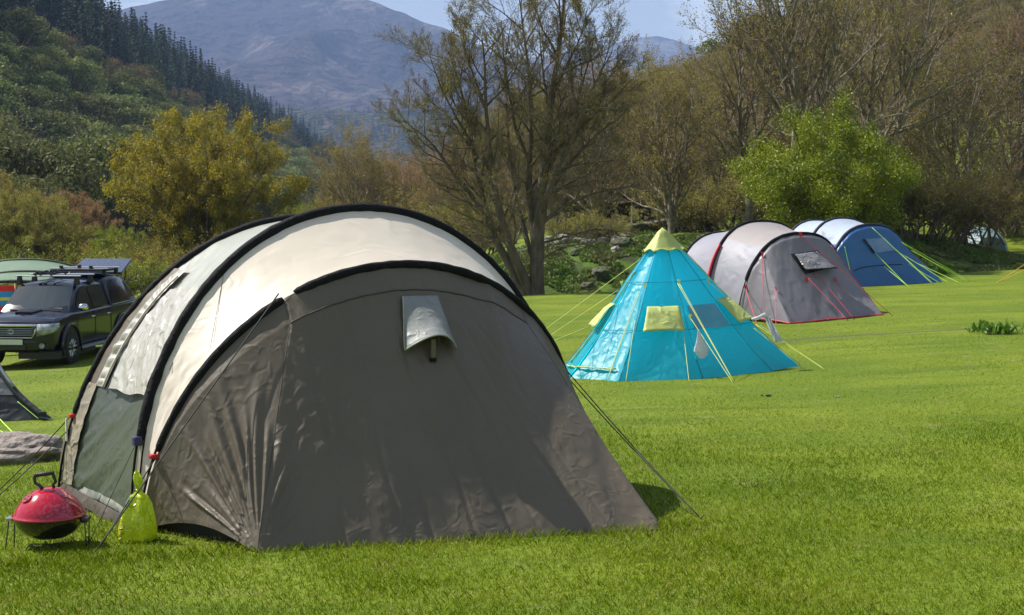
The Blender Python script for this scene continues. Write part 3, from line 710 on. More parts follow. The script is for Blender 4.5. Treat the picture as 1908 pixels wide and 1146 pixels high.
def scatter_stuff(name, rows, label, cat='wood'):
    """one object; geometry nodes place the tree meshes on its points"""
    order = list(FP); flat = [(sp, i) for sp in order for i in range(len(FP[sp]))]
    me = bpy.data.meshes.new(name); P = np.array([[q[1], q[2], q[3]] for q in rows], dtype=np.float32)
    me.vertices.add(len(P)); me.vertices.foreach_set('co', P.ravel())
    kind = np.array([flat.index((q[4], q[7] % len(FP[q[4]]))) for q in rows], dtype=np.int32)
    a = me.attributes.new('sp', 'INT', 'POINT'); a.data.foreach_set('value', kind)
    a = me.attributes.new('rot', 'FLOAT', 'POINT'); a.data.foreach_set('value', np.array([q[6] for q in rows], dtype=np.float32))
    a = me.attributes.new('siz', 'FLOAT', 'POINT'); a.data.foreach_set('value', np.array([q[5] for q in rows], dtype=np.float32))
    o = obj(name, me); tag(o, label, cat, kind='stuff')
    ng = bpy.data.node_groups.new(name + '_nodes', 'GeometryNodeTree'); ng.interface.new_socket('Geometry', in_out='INPUT', socket_type='NodeSocketGeometry'); ng.interface.new_socket('Geometry', in_out='OUTPUT', socket_type='NodeSocketGeometry')
    gi = ng.nodes.new('NodeGroupInput'); go = ng.nodes.new('NodeGroupOutput'); jn = ng.nodes.new('GeometryNodeJoinGeometry'); L = ng.links.new
    def attr(nm, ty):
        n = ng.nodes.new('GeometryNodeInputNamedAttribute'); n.data_type = ty; n.inputs['Name'].default_value = nm; return n.outputs['Attribute']
    spa, ra, sa = attr('sp', 'INT'), attr('rot', 'FLOAT'), attr('siz', 'FLOAT')
    cx = ng.nodes.new('ShaderNodeCombineXYZ'); L(ra, cx.inputs['Z'])
    for i, (sp, k) in enumerate(flat):
        if not (kind == i).any(): continue
        src = SRC[(sp, k)]
        oi = ng.nodes.new('GeometryNodeObjectInfo'); oi.inputs['Object'].default_value = src; oi.transform_space = 'ORIGINAL'
        cmp_ = ng.nodes.new('FunctionNodeCompare'); cmp_.data_type = 'INT'; cmp_.operation = 'EQUAL'
        L(spa, cmp_.inputs[2]); cmp_.inputs[3].default_value = i
        ip = ng.nodes.new('GeometryNodeInstanceOnPoints'); L(gi.outputs[0], ip.inputs['Points']); L(cmp_.outputs[0], ip.inputs['Selection']); L(oi.outputs['Geometry'], ip.inputs['Instance'])
        L(cx.outputs[0], ip.inputs['Rotation']); L(sa, ip.inputs['Scale']); L(ip.outputs[0], jn.inputs[0])
    L(jn.outputs[0], go.inputs[0])
    md = o.modifiers.new('scatter', 'NODES'); md.node_group = ng
    return o
# right hill: individual bare trees near, the rest as one wood
rr_ = np.random.default_rng(78); right = []
y = 87.
while y < 420:
    x = -30 + (y < 120) * 20
    while x < .40 * y + 42:
        xx, yy = x + rr_.uniform(-2.5, 2.5), y + rr_.uniform(-2.5, 2.5)
        if not (25 < xx < 46 and 84 < yy < 124) and not (xx < 2 and yy < 104) and not (xx < -.14 * yy + 1):
            right.append((xx, yy))
        x += 6.0 + y * .006
    y += 6.0 + y * .012
right = np.array(right); rz_ = gz(right[:, 0], right[:, 1])
order = np.argsort(right[:, 1]); stuffR = []
RB = [pa, pb, pc]
for n_, i in enumerate(order):
    x, y = right[i]; z = rz_[i]; n = fbm(x / 25, y / 25, 2, 5); rot = rr_.uniform(0, 2 * PI)
    if n_ < 150:
        k = [0, 1, 2, 1, 2, 2][rr_.integers(0, 6)]; s = rr_.uniform(.7, 1.0) * (.82 if k == 0 else 1.)
        copy_tree(RB[k], (x, y, z), rot, s, ['slender bare tree in the brown wood on the right-hand hill', 'olive budding tree in the brown wood on the right-hand hill', 'russet twiggy tree in the brown wood on the right-hand hill'][k], 'trees of the wood on the right-hand hill')
    else:
        stuffR.append((0, x, y, z, 'oak' if n > .56 else 'bare', rr_.uniform(.75, 1.1), rot, int(rr_.integers(0, 9))))
print('right trees', len(right), 'stuff', len(stuffR))
# sources for the scatter: the individually placed hillside trees themselves
SRC = {}
for o in list(COL.objects):
    if o.type == 'MESH':
        for sp in FP:
            for i, me in enumerate(FP[sp]):
                if o.data == me and (sp, i) not in SRC: SRC[(sp, i)] = o
for sp in FP:
    for i, me in enumerate(FP[sp]):
        if (sp, i) not in SRC:
            q = [f for f in forest[NI:] if f[4] == sp][0]
            o = single(sp, i, q[1] + 3, q[2] + 3, q[3], 1, 0, LAB[sp], 'trees of the wood on the left hillside'); o.data = me; SRC[(sp, i)] = o
scatter_stuff('hillside_wood', forest[NI:], 'mixed conifer and broadleaf wood covering the left hillside')
scatter_stuff('hillside_scrub_wood', stuffR, 'brown leafless wood covering the right-hand hill')
# far wood on the low hills
fr = []
for _ in range(5200):
    x = r.uniform(-900, 700); y = r.uniform(1560, 2500); 
    if fbm(x / 170, y / 170, 3, 61) < (.47 if y < 2050 else .53): continue
    fr.append((0, x, y, 0, 'spruce' if r.uniform() < .55 + .4 * (vnoise(x / 130, y / 130, 4) > .5) else 'oak', r.uniform(.8, 1.25) , r.uniform(0, 6.28), int(r.integers(0, 9))))
zz = far_hill_z(np.array([f[1] for f in fr]), np.array([f[2] for f in fr]))
fr = [(0, f[1], f[2], z, *f[4:]) for f, z in zip(fr, zz)]
scatter_stuff('far_wood', fr, 'dark hazy wood on the low hills below the mountain')
# ================================================================== tents
from mathutils.bvhtree import BVHTree
class Surf:
    """ray lookup on already placed meshes, to pin ropes and windows onto them"""
    def __init__(s, objs):
        s.b = []
        for o in objs:
            me = o.data; s.b.append(BVHTree.FromPolygons([v.co.copy() for v in me.vertices], [tuple(p.vertices) for p in me.polygons]))
    def hit(s, X, Y):
        o = Vector((0, 0, CAMZ)); d = Vector(at_d(X, Y, 10.)) - o; d.normalize(); best = None
        for b in s.b:
            h = b.ray_cast(o, d)
            if h[0] is not None and (best is None or h[3] < best[2]): best = (np.array(h[0]), np.array(h[1]) if h[1].dot(d) < 0 else -np.array(h[1]), h[3])
        return best
    def at(s, X, Y, off=.0):
        for dx in (0, 3, -3, 6, -6, 10, -10, 16, -16, 25, -25, 40, -40, 60):
            for dy in (0, 3, -3, 8, 15):
                h = s.hit(X + dx, Y + dy)
                if h: return h[0] + h[1] * off
        raise RuntimeError('no surface at %s %s' % (X, Y))
def gpx(X, Y):
    z = 0.
    for _ in range(12): p = at_z(X, Y, z); z = .5 * z + .5 * gz1(p[0], p[1])
    return np.array([p[0], p[1], z])

def arch_curve(C, th, W, H, t, e1=1., e2=1., z0=0., N=181):
    ph = np.linspace(0, PI, N); u = np.array([math.cos(th), math.sin(th)]); n = np.array([-u[1], u[0]])
    c = np.cos(ph); x = -W * np.sign(c) * np.abs(c) ** e1; z = H * np.sin(ph).clip(0) ** e2
    P = np.stack([C[0] + x * u[0] + z * t * n[0], C[1] + x * u[1] + z * t * n[1], z + z0], -1)
    return P
def normals_grid(G):
    du = np.gradient(G, axis=0); dv = np.gradient(G, axis=1); N = np.cross(du, dv); return N / (np.linalg.norm(N, axis=2)[..., None] + 1e-9)
def patch(A, B, f0=0., f1=1., v0=0., v1=1., nu=140, nv=24, sag=.03, wr=None, off=0., side=1):
    """fabric between two arches: fractions f along the arch, v across"""
    f = np.linspace(f0, f1, nu) * (len(A) - 1); i = np.minimum(f.astype(int), len(A) - 2); w = (f - i)[:, None]
    a = A[i] * (1 - w) + A[i + 1] * w; b = B[i] * (1 - w) + B[i + 1] * w
    v = np.linspace(v0, v1, nv)[None, :, None]
    G = a[:, None] * (1 - v) + b[:, None] * v
    cen = (A[0] + A[-1] + B[0] + B[-1]) / 4; cen = np.array([cen[0], cen[1], cen[2] + .3])
    inw = cen - G; inw /= np.linalg.norm(inw, axis=2)[..., None]
    G = G + inw * (4 * v * (1 - v)) * sag
    N = normals_grid(G); N = np.where((N * inw).sum(-1, keepdims=True) > 0, -N, N)
    U, Vv = np.meshgrid(np.linspace(f0, f1, nu), np.linspace(v0, v1, nv), indexing='ij')
    if wr is not None: G = G + N * wr(U, Vv)[..., None]
    G = G + N * off
    return G
def sleeve(A, r, zmin, mt_, root, z0=0., seed=0, f=(0, 1), name='pole_sleeve', flat=1.25):
    k = np.arange(len(A)); I = (A[:, 2] - z0 > zmin) & (k >= f[0] * len(A)) & (k <= f[1] * len(A)); P = A[I]
    rr = r * (.92 + .18 * vnoise(np.arange(len(P)) * .5, 0 * P[:, 0], seed)); rr[0] *= .7; rr[-1] *= .7 
    m = MB(); m.tube(P, rr, 10); return m.build(name, mt_, root, True)

BLACKC = mat('black_webbing', (.007, .007, .008), .8, (.012, .012, .013), 30, bump=.5, bscale=60, bdist=.006, spec=.18, crease=.3, crscale=14)
CREAM = mat('cream_polyester', (.78, .69, .57), .42, (.82, .73, .61), 2, crease=.14, crscale=6, trans=.18, tcol=(.6, .54, .44), spec=.5)
TAUPE = mat('taupe_polyester', (.118, .096, .068), .46, (.132, .108, .078), 1.5, crease=.22, crscale=10, trans=.05, tcol=(.20, .16, .11), spec=.45)
GREYG = mat('grey_green_polyester', (.40, .41, .36), .36, (.44, .45, .40), 1.5, crease=.5, crscale=4, trans=.15, tcol=(.45, .45, .38), spec=.6)
DGREEN = mat('dark_green_polyester', (.078, .092, .076), .36, (.09, .104, .086), 2, crease=.22, crscale=9, trans=.08, spec=.55)
SILVER = mat('crinkled_window_cover', (.50, .48, .43), .22, (.58, .56, .50), 2, crease=.9, crscale=8, metal=.12, trans=.08, tcol=(.6, .56, .48), spec=.8)
BEIGE = mat('beige_edge_cloth', (.28, .235, .17), .6, (.20, .18, .15), 5, crease=.5, crscale=9)
MUD = mat('brown_mud_flap', (.05, .036, .026), .7, (.07, .055, .04), 7, crease=.4, crscale=8)
ROPE_D = mat('dark_guy_rope', (.035, .04, .03), .8)
VENTC = mat('grey_vent_cloth', (.25, .26, .25), .5, (.28, .29, .28), 4, crease=.28, crscale=12, trans=.15)
REDP = mat('red_plastic', (.45, .02, .02), .4)
BLUEP = mat('navy_cloth_tab', (.02, .025, .09), .6)
WHITEP = mat('white_plastic', (.6, .6, .58), .4)
INNER = mat('dark_inner_cloth', (.03, .028, .025), .9)

TH = .594; E1, E2 = .975, .96
U2 = np.array([math.cos(TH), math.sin(TH), 0]); N2 = np.array([-U2[1], U2[0], 0])
C2 = np.array([-1.01, 10.165])
A1 = arch_curve(C2 + N2[:2] * 1.74, TH, 1.757, 2.087, -.33, E1, E2)
A2 = arch_curve(C2, TH, 1.779, 2.125, .063, E1, E2)
A3 = arch_curve(C2 - N2[:2] * .045, TH, 1.748, 1.729, -.239, E1, E2)
A0 = arch_curve(C2 + N2[:2] * 2.5, TH, 1.55, 1.5, -.2, E1, E2)
for A_ in (A0, A1):   # the ground drops slightly to the back
    A_[:, 2] += -.03
mt_root = empty('tunnel_tent', (0, 0, 0)); tag(mt_root, 'large beige and taupe tunnel tent with black pole sleeves in the foreground', 'tent')
def wcream(U, V): return .010 * (fbm(U * 22, V * 3, 3, 5) - .5) + .016 * np.exp(-((U - .16) / .06) ** 2) * (fbm(U * 60, V * 9, 3, 6) - .5)
m = MB(); m.grid(patch(A2, A3, 0, 1, 0, 1, 240, 30, .018, wcream)); roof = m.build('roof_panel', CREAM, mt_root, True); tag(roof, 'cream roof panel')
def wback(U, V): return .012 * (fbm(U * 30 + V * 6, V * 5, 3, 15) - .5) + .02 * np.exp(-((U - .30) / .05) ** 2) * (fbm(U * 90 + V * 20, V * 8, 2, 16) - .5)
m = MB(); m.grid(patch(A1, A2, .262, 1, 0, 1, 220, 34, .05, wback)); back = m.build('roof_panel', GREYG, mt_root, True); tag(back, 'grey-green rear roof panel')
def wdoor(U, V):
    su, sv = U * 5.3, V * 1.6
    return .040 * (fbm((su - .45 * sv) * 5 + 9, (su * .45 + sv) * 1.1, 3, 25, True) - .5) * (1 - .5 * V) + .008 * (fbm(U * 60, V * 8, 3, 26) - .5) + .03 * np.exp(-(U - .004) / .02) * (fbm(V * 9, U * 90, 3, 27) - .5)
m = MB(); m.grid(patch(A1, A2, .006, .264, .10, 1, 120, 60, .05, wdoor)); door = m.build('door_panel', DGREEN, mt_root, True); tag(door, 'dark green side door panel')
m = MB(); G = patch(A1, A2, .006, .014, .14, .98, 4, 60, .05, lambda U, V: .03 * (fbm(V * 9, U * 90, 3, 27) - .3), .008); m.grid(G); m.build('door_hem', GREYG, mt_root, True)
def wedge(U, V): return .02 * (fbm(U * 80, V * 12, 3, 35) - .4)
m = MB(); m.grid(patch(A1, A2, .012, .130, 0, .15, 110, 8, .03, wedge, .012)); m.build('edge_strip', BEIGE, mt_root, True)
m = MB(); m.grid(patch(A1, A2, .128, .30, 0, .16, 80, 8, .03, lambda U, V: .012 * (fbm(U * 60, V * 8, 3, 36) - .5), .008)); m.build('side_panel', TAUPE, mt_root, True)
# pleated storm flap, zip, dark window film and the loose silvery cover hanging over it
FILM = mat('dark_window_film', (.085, .095, .085), .16, (.12, .13, .115), 4, crease=.8, crscale=9, spec=.9)
PLEAT = mat('pleated_grey_cloth', (.34, .335, .30), .40, (.38, .37, .33), 4, crease=.3, crscale=9, spec=.6)
def edge_fade(U, a, b): return sst(U, a, a + .01) * (1 - sst(U, b - .015, b))
def wrib(U, V): return .030 * edge_fade(U, .128, .30) * (.3 + 1.1 * vnoise(U * 34, V * 3, 4)) * np.abs(np.sin(U * 210 + 16 * V + 12 * fbm(U * 9, V * 2, 2, 3))) * np.sin(PI * np.clip((V - .13) / .13, 0, 1))
m = MB(); m.grid(patch(A1, A2, .128, .30, .13, .26, 320, 14, .03, wrib, .014)); m.build('storm_flap', PLEAT, mt_root, True)
m = MB(); m.grid(patch(A1, A2, .128, .250, .26, .44, 200, 12, .04, lambda U, V: .022 * (fbm(U * 34, V * 7, 3, 9, True) - .5), .010)); m.build('window', FILM, mt_root, True)
def wcov(U, V): return .034 * (fbm(U * 20 + V * 2, V * 4 + U * 9, 4, 45, True) - .5) + .014 * (fbm(U * 60, V * 9, 3, 46) - .5)
m = MB(); G = patch(A1, A2, .127, .262, .36, .985, 110, 50, .03, wcov, .034)
wv_ = .07 * (fbm(np.linspace(0, 9, 110), np.zeros(110), 2, 71) - .35)[:, None, None] * (1 - np.linspace(0, 1, 50))[None, :, None] ** 2; G = G + wv_ * 1.6 * (G[:, -1:] - G[:, :1]); G[0, :, 2] += .012 * np.sin(np.linspace(0, 9, 50)); m.grid(G); m.build('window_cover', SILVER, mt_root, True)
zp = patch(A1, A2, .128, .285, .255, .275, 90, 3, .03, lambda U, V: .006 * (fbm(U * 60, V, 2, 5) - .5), .028)[:, 1]
m = MB(); m.tube(zp, .009, 6); m.build('zip', CREAM, mt_root, True)
# rear end of the tent
m = MB(); m.grid(patch(A0, A1, 0, 1, 0, 1, 90, 12, .02)); mb_end = MB()
Q0 = A0.copy(); G = np.stack([A0 * (1 - t) + (np.array([A0[:, 0].mean(), A0[:, 1].mean(), 0.]) + (A0 - A0.mean(0)) * [.9, .9, 0] + N2 * .5 * 1.) * t for t in np.linspace(0, 1, 12)], 1)
G[..., 2] = np.maximum(G[..., 2], -.1); m.grid(G[::3]); m.build('rear_panel', TAUPE, mt_root, True)

# ---- end pod: seam arch, side walls and end wall down to the two ground corners
def end_pod(A, N2, corners, s1, s2, fwd, drop, ns=241, nt=80, zfoot=(0, 0), lift=.08, wrinkle=None, bulge=.02, tseam=.16):
    f = np.linspace(0, 1, ns); fi = f * (len(A) - 1); i = np.minimum(fi.astype(int), len(A) - 2); w = (fi - i)[:, None]; P = A[i] * (1 - w) + A[i + 1] * w
    ca, cb = np.asarray(corners[0], float), np.asarray(corners[1], float)
    Q = np.empty_like(P)
    for k, s in enumerate(f):
        if s < s1:
            t = s / s1; Q[k] = P[0] * (1 - t) + ca * t; Q[k, 2] += lift * math.sin(PI * t) 
        elif s <= s2: t = (s - s1) / (s2 - s1); Q[k] = ca * (1 - t) + cb * t
        else: t = (s - s2) / (1 - s2); Q[k] = cb * (1 - t) + P[-1] * t
    wgt = np.sin(np.clip(np.minimum(f / s1, (1 - f) / (1 - s2)), 0, 1) * PI / 2)[:, None]
    Sm = P - N2 * fwd * wgt; Sm[:, 2] -= drop * wgt[:, 0] * (P[:, 2] / P[:, 2].max())
    T = np.linspace(0, 1, nt)
    G = np.empty((ns, nt, 3))
    for j, t in enumerate(T):
        if t < tseam: a = t / tseam; G[:, j] = P * (1 - a) + Sm * a
        else: a = (t - tseam) / (1 - tseam); G[:, j] = Sm * (1 - a) + Q * a
    a = np.clip((T - tseam) / (1 - tseam), 0, 1)
    out = -N2 * 1.0
    inend = sst(f, s1, s1 + .10) * (1 - sst(f, s2 - .10, s2))
    G += (out * bulge) * (np.sin(a * PI) * 1.0)[None, :, None] * -inend[:, None, None]
    N = normals_grid(G); c = G.mean((0, 1)) + N2 * 1.; N = np.where(((G - c) * N).sum(-1, keepdims=True) < 0, -N, N)
    if wrinkle is not None: G += N * wrinkle(G, f[:, None], T[None, :])[..., None]
    return G
CA = at_z(480, 1032, .0); CB = at_z(1232, 988, .0)
def fan(G, S, T):
    d = G - CA; r = np.linalg.norm(d, axis=2); ed = (CB - CA) / np.linalg.norm(CB - CA); lat = (d * ed).sum(-1)
    sd_ = A3[int(S1 * (len(A3) - 1))] - N2 * .11 - [0, 0, .15] - CA; sd_ /= np.linalg.norm(sd_)
    ang = np.arccos(np.clip((d @ sd_) / (r + 1e-6), -1, 1)) * np.where(S < S1, -1, 1)
    z = np.zeros_like(r)
    for gx_, gw_, gd_ in ((.55, .016, .9), (.93, .014, .7), (1.12, .018, 1.), (1.38, .013, .8), (1.62, .016, 1.), (1.83, .014, .7), (2.1, .018, .8), (2.28, .012, .6)):
        z -= .012 * gd_ * np.where(S > S1, 1, 0) * np.exp(-((lat - gx_ * (1 - .22 * G[..., 2]) - .02 * np.sin(G[..., 2] * 6 + gx_ * 9)) / gw_) ** 2) * sst(T, .2, .35) * (1 - .6 * sst(G[..., 2], .1, .9) * math.sin(gx_ * 7) ** 2)
    for i_, (a_, L_) in enumerate(((-3, .8), (-8.5, 1.0), (-14, .85), (-19, 1.05), (-25, .95), (-31, .8), (-38, .9), (-45, .6), (-53, .7), (3.5, .75), (8.5, .6), (14, .7), (19.5, .5), (26, .62), (34, .4))):
        w_ = math.radians(1.7) * (1 + .25 * math.sin(i_ * 2.1)); dd_ = ang - math.radians(a_) - .02 * np.sin(r * 5 + i_ * 1.7)
        hgt = .032 * r ** .85 * np.clip((L_ * 1.2 - r) / (.5 * L_), 0, 1) * (1 + .3 * np.sin(i_ * 3.3))
        z += hgt * (np.exp(-(dd_ / w_) ** 2) - .5 * np.exp(-((dd_ - 1.9 * w_) / w_) ** 2))
    # long soft folds over the end wall, crumples along the seam and the bottom hem
    z += np.where(S > S1, 1, .25) * (.030 * (fbm(lat * 5 + 20, G[..., 2] * .7, 3, 13) - .5) + .010 * (fbm(lat * 8 + G[..., 2] * 6, G[..., 2] * 5 - lat * 3, 3, 43, True) - .5) + .018 * (fbm(lat * 1.6 + .9 * G[..., 2], G[..., 2] * .7, 2, 14) - .5))
    z += .016 * np.exp(-G[..., 2] / .16) * (fbm(G[..., 0] * 14, G[..., 2] * 16, 3, 17) - .5) * np.where(S < S1, 1.2, .4)
    cr = np.exp(-((lat - .42 - .55 * (G[..., 2] - .55)) / .30) ** 2) * sst(G[..., 2], .35, .7) * (1 - sst(G[..., 2], 1.0, 1.4)) * np.where(S > S1, 1, 0)
    z += .020 * cr * (fbm(lat * 13 - G[..., 2] * 9, G[..., 2] * 7 + lat * 5, 3, 23, True) - .55)
    z += .006 * np.where(S < S1, 1, 0) * sst(T, .2, .4) * (fbm(S * 60 + T * 6, T * 5, 3, 19) - .5)
    return z
fr_ = np.linspace(0, 1, len(A3))
def px_of(P):
    v = P - np.array([0, 0, CAMZ]); d = v[..., 1] * math.cos(PIT) - v[..., 2] * math.sin(PIT); u = v[..., 1] * math.sin(PIT) + v[..., 2] * math.cos(PIT)
    return np.stack([954 + FPX * v[..., 0] / d, 573 - FPX * u / d], -1)
pxA3 = px_of(A3); S1 = float(np.interp(530, pxA3[:120, 0], fr_[:120])); S2 = float(np.interp(968, pxA3[60:150, 0], fr_[60:150]))
print('seams', S1, S2)
GP = end_pod(A3, N2, (CA, CB), S1, S2, .11, .17, 481, 150, lift=.11, wrinkle=fan, bulge=.0)
j0 = int(.16 * 149) + 1
m = MB(); m.grid(GP); endw = m.build('end_wall', TAUPE, mt_root, True); tag(endw, 'dark taupe sloping end wall')
i1 = int(S1 * 480); i2 = int(S2 * 480)
m = MB(); m.tube(GP[i1:i2, j0] - N2 * .004, .0055, 5); m.tube(GP[i1, 2:] + N2 * .001, .0035, 5); m.tube(GP[i2, 2:] + N2 * .001, .0035, 5)
m.build('seam_tape', mat('dark_seam', (.07, .06, .05), .7), mt_root, True)
# mud flaps at the raised hem, left side
def low_flap(P0, P1, z0, z1, out, n=40, seed=3):
    q = np.linspace(0, 1, n)[:, None]; a = P0 * (1 - q) + P1 * q; b = a.copy(); a[:, 2] = z0; b[:, 2] = z1; b += out * (1 + .3 * np.sin(q * 17 + seed)); mid = (a + b) / 2 + out * .2
    return np.stack([a, mid, b], 1)
m = MB(); m.grid(low_flap(A1[1] , A2[1], .055, -.03, -U2 * .03)); m.build('mud_flap', MUD, mt_root, True)
m = MB(); m.grid(low_flap(A3[3] + N2 * .02 + U2 * .05, CA + N2 * .25, .12, -.03, N2 * .05)); m.build('groundsheet', INNER, mt_root, True)
# pole sleeves
sleeve(A1, .036, .56, BLACKC, mt_root, seed=1); sleeve(A2, .037, .58, BLACKC, mt_root, seed=2)
fg0 = float(np.interp(528, pxA3[:120, 0], fr_[:120])); fg1 = float(np.interp(543, pxA3[:120, 0], fr_[:120]))
sleeve(A3, .031, .52, BLACKC, mt_root, seed=3, f=(0, fg0)); sleeve(A3, .031, .60, BLACKC, mt_root, seed=4, f=(fg1, 1))
def pole_leg(A, i0, i1, off):
    m = MB(); P = A[i0:i1] + off; m.tube(P, .009, 6); P2 = P + U2 * .035 - N2 * .03; m.tube(P2[: int(len(P2) * .95)], .006, 5); return m.build('pole', BLACKC, mt_root, True)
for A_, zt in ((A1, .60), (A2, .62), (A3, .55)):
    k = int((A_[:90, 2] < zt).sum()); pole_leg(A_, 0, k + 2, -U2 * .02)
for A_, zt, mt_ in ((A1, .55, REDP), (A2, .56, BLUEP), (A3, .50, REDP)):
    k = int((A_[:90, 2] < zt).sum()); m = MB(); m.box(A_[k] - U2 * .025 - N2 * .01, (.06, .05, .06 if mt_ is BLUEP else .03), TH); soften(m.build('sleeve_tab', mt_, mt_root), .008)
k = int((A1[:90, 2] < .45).sum()); m = MB(); m.box(A1[k] - U2 * .04, (.012, .02, .17), TH, rot=np.array(Vector((0, .18, 0)).to_track_quat('Z', 'Y').to_matrix()) if False else None); m.build('white_tag', WHITEP, mt_root)
S = Surf([endw, roof])
# vent flap
tl, tr_, bl, br = [S.at(*p, .006) for p in ((748, 554), (813, 553), (751, 655), (848, 652))]
nrm = -N2 * .9 + np.array([0, 0, .45]); nrm /= np.linalg.norm(nrm)
nu, nv = 25, 22; G = np.empty((nu, nv, 3))
for i in range(nu):
    for j in range(nv):
        u, v = i / (nu - 1), j / (nv - 1)
        p = (tl * (1 - u) + tr_ * u) * (1 - v) + (bl * (1 - u) + br * u) * v
        G[i, j] = p + nrm * (.015 + .13 * math.sin(PI * u) ** .8 * v ** 1.4) + np.array([0, 0, .05]) * math.sin(PI * u) * v ** 2 + nrm * .012 * (fbm(u * 5, v * 6, 3, 4) - .5)
m = MB(); m.grid(G); vf = m.build('vent_flap', VENTC, mt_root, True); thick(vf, .004)
m = MB(); m.tube(G[:, -1], .007, 6); m.tube(G[0, :], .005, 5); m.build('vent_hem', GREYG, vf, True)
a = S.at(788, 600, .01); b = G[nu // 2, -2] + np.array([0, 0, -.10]) + nrm * -.03
m = MB(); m.box((b + S.at(797, 650, .02)) / 2, (.035, .02, .13), TH); m.build('vent_strut', TAUPE, mt_root)
m = MB(); m.box((b + S.at(797, 650, .02)) / 2 - np.array([0, 0, .075]), (.04, .028, .028), TH); m.build('vent_clip', BLACKC, mt_root)
# guy ropes
def rope(root, a, b, mt_=None, r=.004, sag=.02, name='guy_rope', dbl=0.):
    m = MB(); q = np.linspace(0, 1, 14)[:, None]; a = np.asarray(a, float); b = np.asarray(b, float)
    P = a * (1 - q) + b * q; P[:, 2:3] -= sag * np.sin(q * PI); m.tube(P, r, 5)
    if dbl:
        o = np.cross(b - a, [0, 0, 1.]); o = o / np.linalg.norm(o) * dbl; P2 = P + o * (1 - q) ; m.tube(P2, r, 5)
    return m.build(name, mt_, root, True)
rg = pxA3; kr = int(len(A3) * .5 + (rg[90:, 0] < 1044).sum()); kr = min(kr, 178)
pa3 = A3[kr]
rope(mt_root, pa3, gpx(1308, 968), ROPE_D, .0045, .02, dbl=.05)
rope(mt_root, A1[int((A1[:90, 2] < .62).sum())], gpx(-30, 940), ROPE_D, .0045); rope(mt_root, A1[int((A1[:90, 2] < .48).sum())], gpx(-40, 955), ROPE_D, .0045)
rope(mt_root, A3[int(fg0 * (len(A3) - 1)) + 1] + np.array([-.045, -.06, .03]), gpx(172, 1036), ROPE_D, .0050, .0); rope(mt_root, A3[int((A3[:90, 2] < .5).sum())], gpx(176, 1034), ROPE_D, .005, 0)
rope(mt_root, A2[int((A2[:90, 2] < .62).sum())], gpx(166, 1012), ROPE_D, .003, .0)
rope(mt_root, A2[int(np.interp(425, px_of(A2)[:90, 0], np.arange(90)))], S.at(393, 652, .01), ROPE_D, .0018, 0)
rope(mt_root, A2[int(np.interp(385, px_of(A2)[:90, 0], np.arange(90)))] , S.at(318, 690, .01), ROPE_D, .0018, 0)
for X, Y in ((1308, 968), (172, 1036)):
    p = gpx(X, Y); m = MB(); m.tube([p + [0, 0, -.05], p + [0, 0, .02], p + [.01, -.01, .03]], .004, 5); m.build('peg', ROPE_D, mt_root)

# ---- generic tunnel tent for the two behind
def tunnel(name, label, P, mats, corners, z0, zs=(0, 0, 0), sl_r=.045, s12=(.27, .80), fwd=.2, drop=.12, lower=None, sleeve_min=.9, group=None):
    th, C, L1, L2, W, H, W3, H3, e1, e2, W1, H1, t1, t2, t3 = P
    u = np.array([math.cos(th), math.sin(th), 0]); n = np.array([-u[1], u[0], 0]); C = np.array(C)
    B1 = arch_curve(C + n[:2] * L1, th, W1, H1, t1, e1, e2, z0, 121); B2 = arch_curve(C, th, W, H, t2, e1, e2, z0, 121); B3 = arch_curve(C - n[:2] * L2, th, W3, H3, t3, e1, e2, z0, 121)
    B0 = arch_curve(C + n[:2] * (L1 + .9), th, W1 * .85, H1 * .5, -.1, e1, e2, z0, 121)
    for B in (B0, B1, B2, B3):      # let the hems follow the ground
        g = gz(B[:, 0], B[:, 1]) - z0; w = np.clip(1 - (B[:, 2] - z0) / 1.2, 0, 1); B[:, 2] += g * w
    root = empty(name, (0, 0, 0)); tag(root, label, 'tent', group)
    wr = lambda U, V: .016 * (fbm(U * 24, V * 3, 3, 5) - .5) + .02 * (fbm(U * 6, V * 2, 3, 7) - .5)
    parts = []
    for (a, b, nm, lb, mt_, f0, f1) in [(B2, B3, 'roof_panel', None, mats['front'], *((0, 1) if lower is None else lower)), (B1, B2, 'roof_panel', None, mats['back'], 0, 1), (B0, B1, 'rear_panel', None, mats['back'], 0, 1)]:
        m = MB(); m.grid(patch(a, b, f0, f1, 0, 1, 120, 16, .05, wr)); parts.append(m.build(nm, mt_, root, True))
    if lower is not None:
        m = MB(); m.grid(patch(B2, B3, 0, lower[0], 0, 1, 50, 16, .05, wr)); parts.append(m.build('side_panel', mats['side'], root, True))
        m = MB(); m.grid(patch(B2, B3, lower[1], 1, 0, 1, 50, 16, .05, wr)); parts.append(m.build('side_panel', mats['side'], root, True))
    def wq(G, S, T): return .035 * (fbm(S * 20 + T * 3, T * 2.5, 3, 33) - .5) + .03 * (fbm(G[..., 0] * 2.2 + G[..., 2] * 1.5, G[..., 2] * .8, 3, 35, True) - .5) * sst(T, .2, .5) + .02 * sst(T, .7, 1) * (fbm(G[..., 0] * 9, G[..., 2] * 9, 3, 36) - .5)
    G = end_pod(B3, n, corners, s12[0], s12[1], fwd, drop, 161, 60, lift=.05, wrinkle=wq, bulge=.04)
    m = MB(); m.grid(G); e = m.build('end_wall', mats['end'], root, True); parts.append(e)
    for B, mm, fz in ((B1, mats['sleeve'], sleeve_min), (B2, mats['sleeve'], sleeve_min), (B3, mats['sleeve'], sleeve_min)): sleeve(B, sl_r, fz, mm, root, z0)
    return root, parts, (B1, B2, B3), G, n, u
